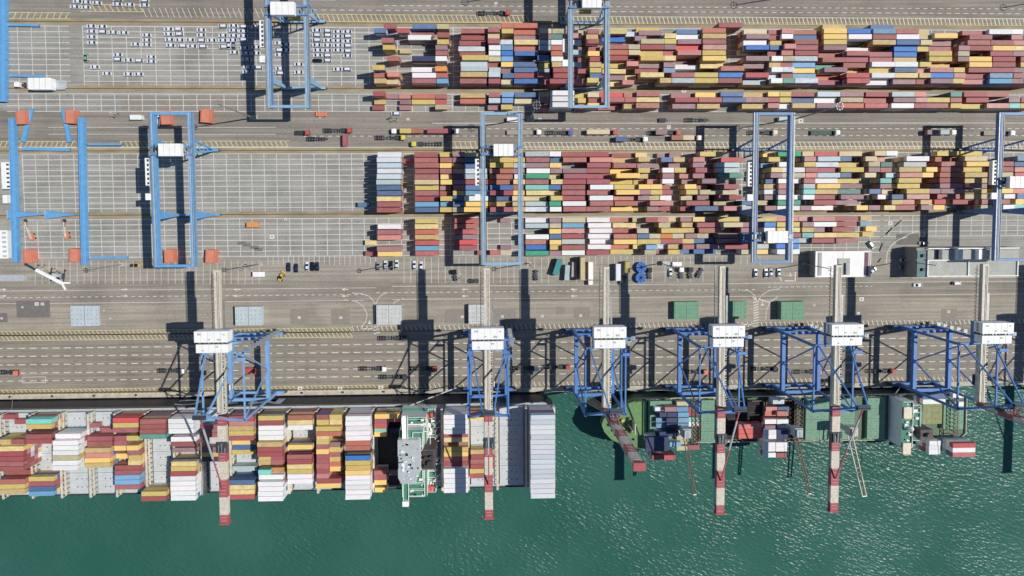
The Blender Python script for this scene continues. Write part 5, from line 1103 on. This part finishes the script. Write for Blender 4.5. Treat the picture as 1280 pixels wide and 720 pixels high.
lorry(948, 165.8, 1, mat('cream_cab_paint', (214,202,172), .45, dirt=.1), 'cream cabbed lorry emerging between the crane girders, empty frame', None, 11)
lorry(1026, 166, 1, mat('mint_cab_paint', (206,226,216), .45, dirt=.1), 'mint cabbed lorry with dark green empty trailer', None, 11, flat=mat('dark_green_trailer', (66,92,84), .7, dirt=.3))
lorry(1169, 165.8, 1, S_white, 'lorry in crane shadow with mauve and grey containers', [('2','m',-3.1),('2','g',3.1)])
lorry(1243, 166.5, 1, S_white, 'white cabbed lorry with bare boards entering the last crane', None, 12, flat=MATS['worn_flatbed_boards'])
lorry(612, 16.2, 1, V_red, 'red and white cabbed lorry with bare frame on the top road', None, 13)
lorry(417, 163.2, 1, V_red, 'red cabbed lorry, empty, above the lone maroon container', None, 11)
lorry(373, 166, 1, V_red, 'red cabbed tractor stopped below the crane end tie', None, 4)
for x, y, tl, lab in ((395,173.6,10,'bare trailer frame parked left of the lone maroon container'),(870.5,150,12,'bare trailer frame parked on the verge between two cranes'),(828,150.3,4,'short bare axle bogie on the road verge')):
    lorry(x, y, 1, S_white, lab.replace(' left of', ' beside'), None, tl, cabx=False, name='skeletal_trailer')
for x, y, p, lab in ((209,463.5,S_white,'white cabbed lorry half inside the first boom shadow on the berth lanes'),(461,461,S_white,'white cabbed lorry approaching the second boom shadow'),(485,423,S_mach,'dark cabbed lorry entering the shadow of the machinery house'),(524,461,V_red,'pale cabbed lorry inside the second boom shadow'),(486,471.5,S_mach,'bare frame lorry on the seaward lane, no bright cab'),(651,460.5,S_white,'white cabbed lorry inside the third boom shadow'),(690,459,V_red,'red cabbed lorry between third boom shadow and raised boom'),(862,465,S_orange,'orange flatbed rig under the fourth crane on the seaward lane'),(1004,465,S_orange,'orange flatbed rig under the fifth crane on the seaward lane'),(949,461.5,S_mach,'dark flatbed rig in the lane between two portal frames'),(1096,464,V_red,'rusty flatbed rig beside the fifth crane and boom shadow')):
    lorry(x, y, 1, p, lab, None, 11, name='lane_lorry')
lorry(5, 465.8, 1, S_orange, 'orange flatbed rig at the picture edge on the berth lanes', None, 8)
# big white house on a low loader
X, Y = at(53, 105.5, 3); t = thing('low_loader', 'low loader lorry carrying a big white house, cab at the lying girder', 'lorry', (X, Y, 0), math.pi, 'lorries and trailers on the terminal roads')
b = MB(); b.box(-11, 9, -1.6, 1.6, .8, 1.3, 0); wheels(b, (-9.6,-8.2,-6.8,-5.4), 1, 1.3); b.box(-10.5,-6,-2.4,-1.2,1.3,1.6,0); b.box(-10.5,-6,1.2,2.4,1.3,1.6,0); b.build('trailer', [S_grey, M_dark], t)
b = MB(); b.box(8, 14, -.6, .6, .6, 1, 0); wheels(b, (9, 10.4), 1); b.build('tractor_chassis', [S_mach, M_dark], t); cab_part(t, 12, S_white)
b = MB(); b.box(-5.7, 5.7, -2.9, 2.9, 0, 3.6, 0); b.box(-5.8, 5.8, -3.0, 3.0, 3.6, 3.8, 0); b.box(5.7, 6.6, -2.4, 2.4, 0, .3, 1)
for k in range(1, 4): b.box(-5.7+k*2.85-.05, -5.7+k*2.85+.05, -2.9, 2.9, 3.8, 3.86, 1)
solo('crane_machinery_house', b, [S_white, S_steel], 'big white flat roofed crane house riding on the low loader', 'crane house', (X, Y, 1.32), math.pi)
# mobile crane with a white lattice boom
X, Y = at(72, 345, 2); t = thing('mobile_crane', 'grey mobile crane with a white boom laid slantwise and folded outriggers', 'mobile crane', (X, Y, 0), R(-8))
b = MB(); b.box(-5, 3, -1.3, 1.3, .8, 1.7, 0); wheels(b, (-4,-2.6,.2,1.8), 1, 1.2)
for x in (-4.4, 2.4): b.box(x-.25, x+.25, -3.2, 3.2, .5, .8, 0); b.box(x-.5, x+.5, -3.6, -2.9, 0, .5, 0); b.box(x-.5, x+.5, 2.9, 3.6, 0, .5, 0)
b.build('carrier', [S_mach, M_dark], t)
b = MB(); b.box(-2.2, 1.8, -1.4, 1.4, 1.7, 3.3, 0); b.box(.6, 2.2, -1.4, -.3, 3.3, 3.9, 1); b.build('upper_works', [S_grey, S_glass], t)
b = MB(); b.beam((3.5, -3.0, 3.6), (-10, 2.2, 3.9), 1.7, 1.0, 0); b.beam((-9, 1.7, 3.9), (-16.5, 4.4, 3.2), .9, .7, 1); b.beam((3.5,-3,3.6), (5.5,-6.5,3.2), .9, .6, 0); b.beam((3.5,-3,3.6), (7.5,-2.5,3.2), .8, .6, 0); b.build('crane_boom', [S_white, S_mach], t)
# orange cherry pickers
for (x0,y0,x1,y1,lab) in ((30,275,40,296,'orange boom lift beneath the slanting leg tip, first of the pair'),(79,275,83.5,294,'orange boom lift closer to the second lying girder')):
    a = at(x0, y0, 2); c = at(x1, y1, 1); L = math.hypot(a[0]-c[0], a[1]-c[1]); t = thing('boom_lift', lab, 'boom lift', (c[0], c[1], 0), math.atan2(a[1]-c[1], a[0]-c[0]), 'orange boom lifts between the girders')
    b = MB(); b.box(-1.6, 1.6, -1.1, 1.1, .5, 1.3, 0)
    for xx in (-1.1, 1.1):
        for yy in (-1.05, 1.05): b.wheel(xx, yy, .5, .5, .4, 10, 1)
    b.box(-1.9, .9, -1.0, 1.0, 1.3, 2.1, 0); b.build('carrier', [S_orange, M_dark], t)
    b = MB(); b.beam((-1, 0, 2.3), (L-1.2, 0, 1.9), .7, .7, 0); b.beam((L*.55, 0, 2.1), (L-1, 0, 1.8), .9, .5, 1); b.build('lift_arm', [S_cream, S_red], t)
    b = MB(); b.box(L-1.3, L+.3, -.9, .9, 1.0, 1.1, 0)
    for (p, q) in (((L-1.3,-.9),(L+.3,-.9)),((L+.3,-.9),(L+.3,.9)),((L+.3,.9),(L-1.3,.9)),((L-1.3,.9),(L-1.3,-.9))): b.beam((*p, 2.0), (*q, 2.0), .08); b.beam((*p, 1.1), (*p, 2.0), .08)
    b.build('basket', S_mach, t)
# truck park along the quay road
def box_lorry(px, py, rz, L, W, h, m, label, cabm=None, name='box_trailer'):
    X, Y = at(px, py, h); t = thing(name, label, 'trailer', (X, Y, 0), rz, 'vehicles in the truck park')
    b = MB(); b.box(-L/2, L/2, -W/2, W/2, 1.2, h, 0); b.box(-L/2+.1, L/2-.1, -W/2+.08, W/2-.08, h, h+.06, 0)
    for k in range(int(L/1.2)): b.box(-L/2+.4+k*1.2, -L/2+.5+k*1.2, -W/2-.03, W/2+.03, 1.25, h-.02, 0)
    b.build('cargo_box', [m], t)
    b = MB(); b.box(-L/2, L/2, -.6, .6, .8, 1.2, 0); wheels(b, (-L/2+1, -L/2+2.3), 1, W/2-.25); b.box(L/2-2.2, L/2-1.9, -.8, .8, 0, .8, 0); b.build('trailer_frame', [S_mach, M_dark], t)
    if cabm:
        b = MB(); b.box(L/2-1, L/2+2, -.5, .5, .6, .9, 0); wheels(b, (L/2-.4,), 1); b.build('tractor_chassis', [S_mach, M_dark], t); cab_part(t, L/2+.6, cabm)
    return t
box_lorry(697, 334, R(72), 8.6, 3.0, 4.2, mat('teal_tarpaulin', (62,136,142), .6, dirt=.15), 'teal covered trailer parked askew with its frame beneath')
box_lorry(709, 341, R(86), 8.2, 2.5, 3.6, mat('icy_blue_box', (168,188,192), .5, dirt=.12), 'icy blue box trailer next to the askew teal one')
box_lorry(717.5, 337, R(88), 8, 2.5, 2.6, mat('pink_grey_bed', (176,160,158), .6, dirt=.2), 'open pinkish bed trailer with pale rim', None)
box_lorry(728.5, 336, R(90), 12.2, 2.44, 7.0, mat('tan_container_paint', (196,180,140), .6, dirt=.15), 'tall tan double stacked box throwing a wide shadow')
box_lorry(738.5, 338.5, R(-90), 9.5, 2.5, 3.2, S_white, 'white lorry with its cab towards the container rows', S_white)
box_lorry(773, 340.5, R(90), 9, 2.5, 4.2, mat('bluish_white_box', (222,228,240), .5, dirt=.08), 'bluish white box trailer beside the cream boom')
box_lorry(784.5, 334, R(90), 6.06, 2.44, 4.4, mat('khaki_container_paint', (182,166,106), .6, dirt=.18), 'khaki box at the boom shadow beside the cable reels')
box_lorry(846.5, 330, 0, 5, 2.2, 3.2, S_white, 'white box van behind the dark lorry tractors')
box_lorry(833, 329, 0, 4.4, 2.2, 3.0, S_grey, 'small pale box van beside the white box van and lamp')
box_lorry(323, 343, 0, 6.06, 2.44, 2.8, S_white, 'white box trailer below the short lamp mast near the yellow machine')
for x, y, lab in ((801.5, 334, 'blue cable reel nearer the container rows'), (801, 348-1, 'blue cable reel nearer the quay road')):
    X, Y = at(x, y, 2); t = thing('cable_reel', lab, 'cable reel', (X, Y, 0), 0, 'blue cable reels in the truck park')
    m_ = mat('reel_blue_paint', (52,112,190), .5, dirt=.1)
    for z0, z1 in ((.0, .25), (2.2, 2.45)):
        b = MB(); n = 20; b.cyl(0, 0, z0, z1, 2.9, 2.9, n); b.build('reel_flange', m_, t)
    b = MB(); b.cyl(0, 0, .25, 2.2, 2.0, 2.0, 20); b.build('reel_drum', mat('black_cable', (34,38,52), .7, dirt=.2), t)
    b = MB(); b.cyl(0, 0, 2.45, 2.6, .7, .7, 12)
    for k in range(4): a0 = k*math.pi/4; b.beam((-2.7*math.cos(a0), -2.7*math.sin(a0), 2.5), (2.7*math.cos(a0), 2.7*math.sin(a0), 2.5), .2, .1)
    b.build('reel_hub', M_dark, t)
for x, y, rz, lab in ((568.5, 344.5, 95, 'dark bare tractor unit alone below the crane end tie'), (811.5, 342, 90, 'dark bare tractor unit between blue reels and white car'), (851, 341.5, 90, 'dark bare tractor unit with a white cab corner, first of two'), (862.5, 341.5, 90, 'dark bare tractor unit, second of two beside the hatched shadow'), (874.5, 341, 60, 'small dark V shaped towing gear on the parking lines'), (592, 351.5, 0, 'low dark towing frame beside the cream boom'), (669.5, 344, 90, 'dark tractor unit next to the third boom shadow'), (778, 350, 60, 'small dark tractor unit at the foot of the white trailer')):
    X, Y = at(x, y, 1); t = thing('tractor_unit', lab, 'tractor unit', (X, Y, 0), R(rz), 'bare tractor units in the truck park')
    b = MB(); b.box(-3, 3, -.5, .5, .7, 1.0, 0); wheels(b, (-2.3, -1.0, 2.0), 1, 1.0); b.box(-1.4, -.2, -1.1, 1.1, .8, 1.3, 0); b.box(.2, 1.0, -1.1, 1.1, .6, 1.2, 0); b.build('tractor_chassis', [S_mach, M_dark], t)
    if 'cab' in lab or 'alone' in lab or 'second' in lab or 'between' in lab: cab_part(t, .9, V_black if 'cab' not in lab else S_white)
X, Y = at(350.5, 347, 2); t = thing('wheel_loader', 'yellow wheel loader near the parked dark blue cars', 'wheel loader', (X, Y, 0), R(65)); t.scale = (.8,.8,.8)
b = MB(); b.box(-2.4, 2.2, -1.1, 1.1, .8, 2.0, 0); b.box(-.6, .8, -.9, .9, 2.0, 3.2, 1)
for xx in (-1.6, 1.6):
    for yy in (-1.2, 1.2): b.wheel(xx, yy, .8, .8, .6, 12, 2)
b.build('loader_body', [S_yellow, S_glass, M_dark], t)
b = MB(); b.beam((2, -.7, 1.6), (3.6, -.7, .8), .3); b.beam((2, .7, 1.6), (3.6, .7, .8), .3); b.box(3.4, 4.4, -1.5, 1.5, .1, 1.2, 0); b.build('bucket', S_yellow, t)
X, Y = at(170, 331.5, 2); t = thing('forklift', 'tan forklift beside a lamp mast base under the bright blue crane', 'forklift', (X, Y, 0), math.pi)
b = MB(); b.box(-1.8, 1.6, -1.0, 1.0, .5, 1.6, 0); b.box(-.8, .6, -.8, .8, 1.6, 2.6, 1)
for xx in (-1.2, 1.2):
    for yy in (-1, 1): b.wheel(xx, yy, .45, .45, .4, 10, 2)
b.build('forklift_body', [mat('ochre_paint', (206,166,104), .5, dirt=.12), S_glass, M_dark], t)
b = MB(); b.box(1.6, 1.9, -.8, .8, .2, 3.4, 0); b.box(1.9, 3.4, -.6, -.35, .15, .25, 0); b.box(1.9, 3.4, .35, .6, .15, .25, 0); b.build('fork_mast', S_mach, t)
X, Y = at(401.5, 142.5, 1); t = thing('flat_trailer', 'small orange boarded trailer with a drawbar on the yard road', 'trailer', (X, Y, 0), math.pi)
b = MB(); b.box(-3, 3, -1.3, 1.3, .6, .9, 0); wheels(b, (-1.8, 1.8), 1, 1.1); 
for k in range(5): b.box(-2.7+k*1.2, -2.0+k*1.2, -1.1, 1.1, .9, 1.15, 0)
b.build('trailer_bed', [S_orange, M_dark], t)
b = MB(); b.beam((3, 0, .7), (5.4, 0, .6), .25); b.build('drawbar', S_orange, t)
X, Y = at(313.5, 464, 2); t = thing('reach_truck', 'red low handling truck under the light blue crane frame', 'handling truck', (X, Y, 0), math.pi)
b = MB(); b.box(-3, 3, -1.6, 1.6, .7, 2.2, 0); b.box(-2.6, -1.2, -1, 1, 2.2, 3.2, 1); wheels(b, (-2, 2), 2, 1.5); b.build('truck_body', [V_red, S_glass, M_dark], t)
# scattered debris
db = MB(); rd = random.Random(5)
for cx, cy, n in ((492,149,14),(50,335,10),(70,337,12),(308,333,10),(142,144,9),(570,345,8)):
    for k in range(n):
        X, Y = at(cx+rd.uniform(-7,7), cy+rd.uniform(-4,4)); s_ = rd.uniform(.25,.8); db.box(X-s_, X+s_*rd.uniform(.3,1), Y-s_*.5, Y+s_*.4, 0, rd.uniform(.15,.6), rd.randrange(3))
tag(db.build('debris', [S_mach, G_edge, D_brown]), 'loose scraps and dunnage lying about on the paving', 'debris', None, 'stuff')
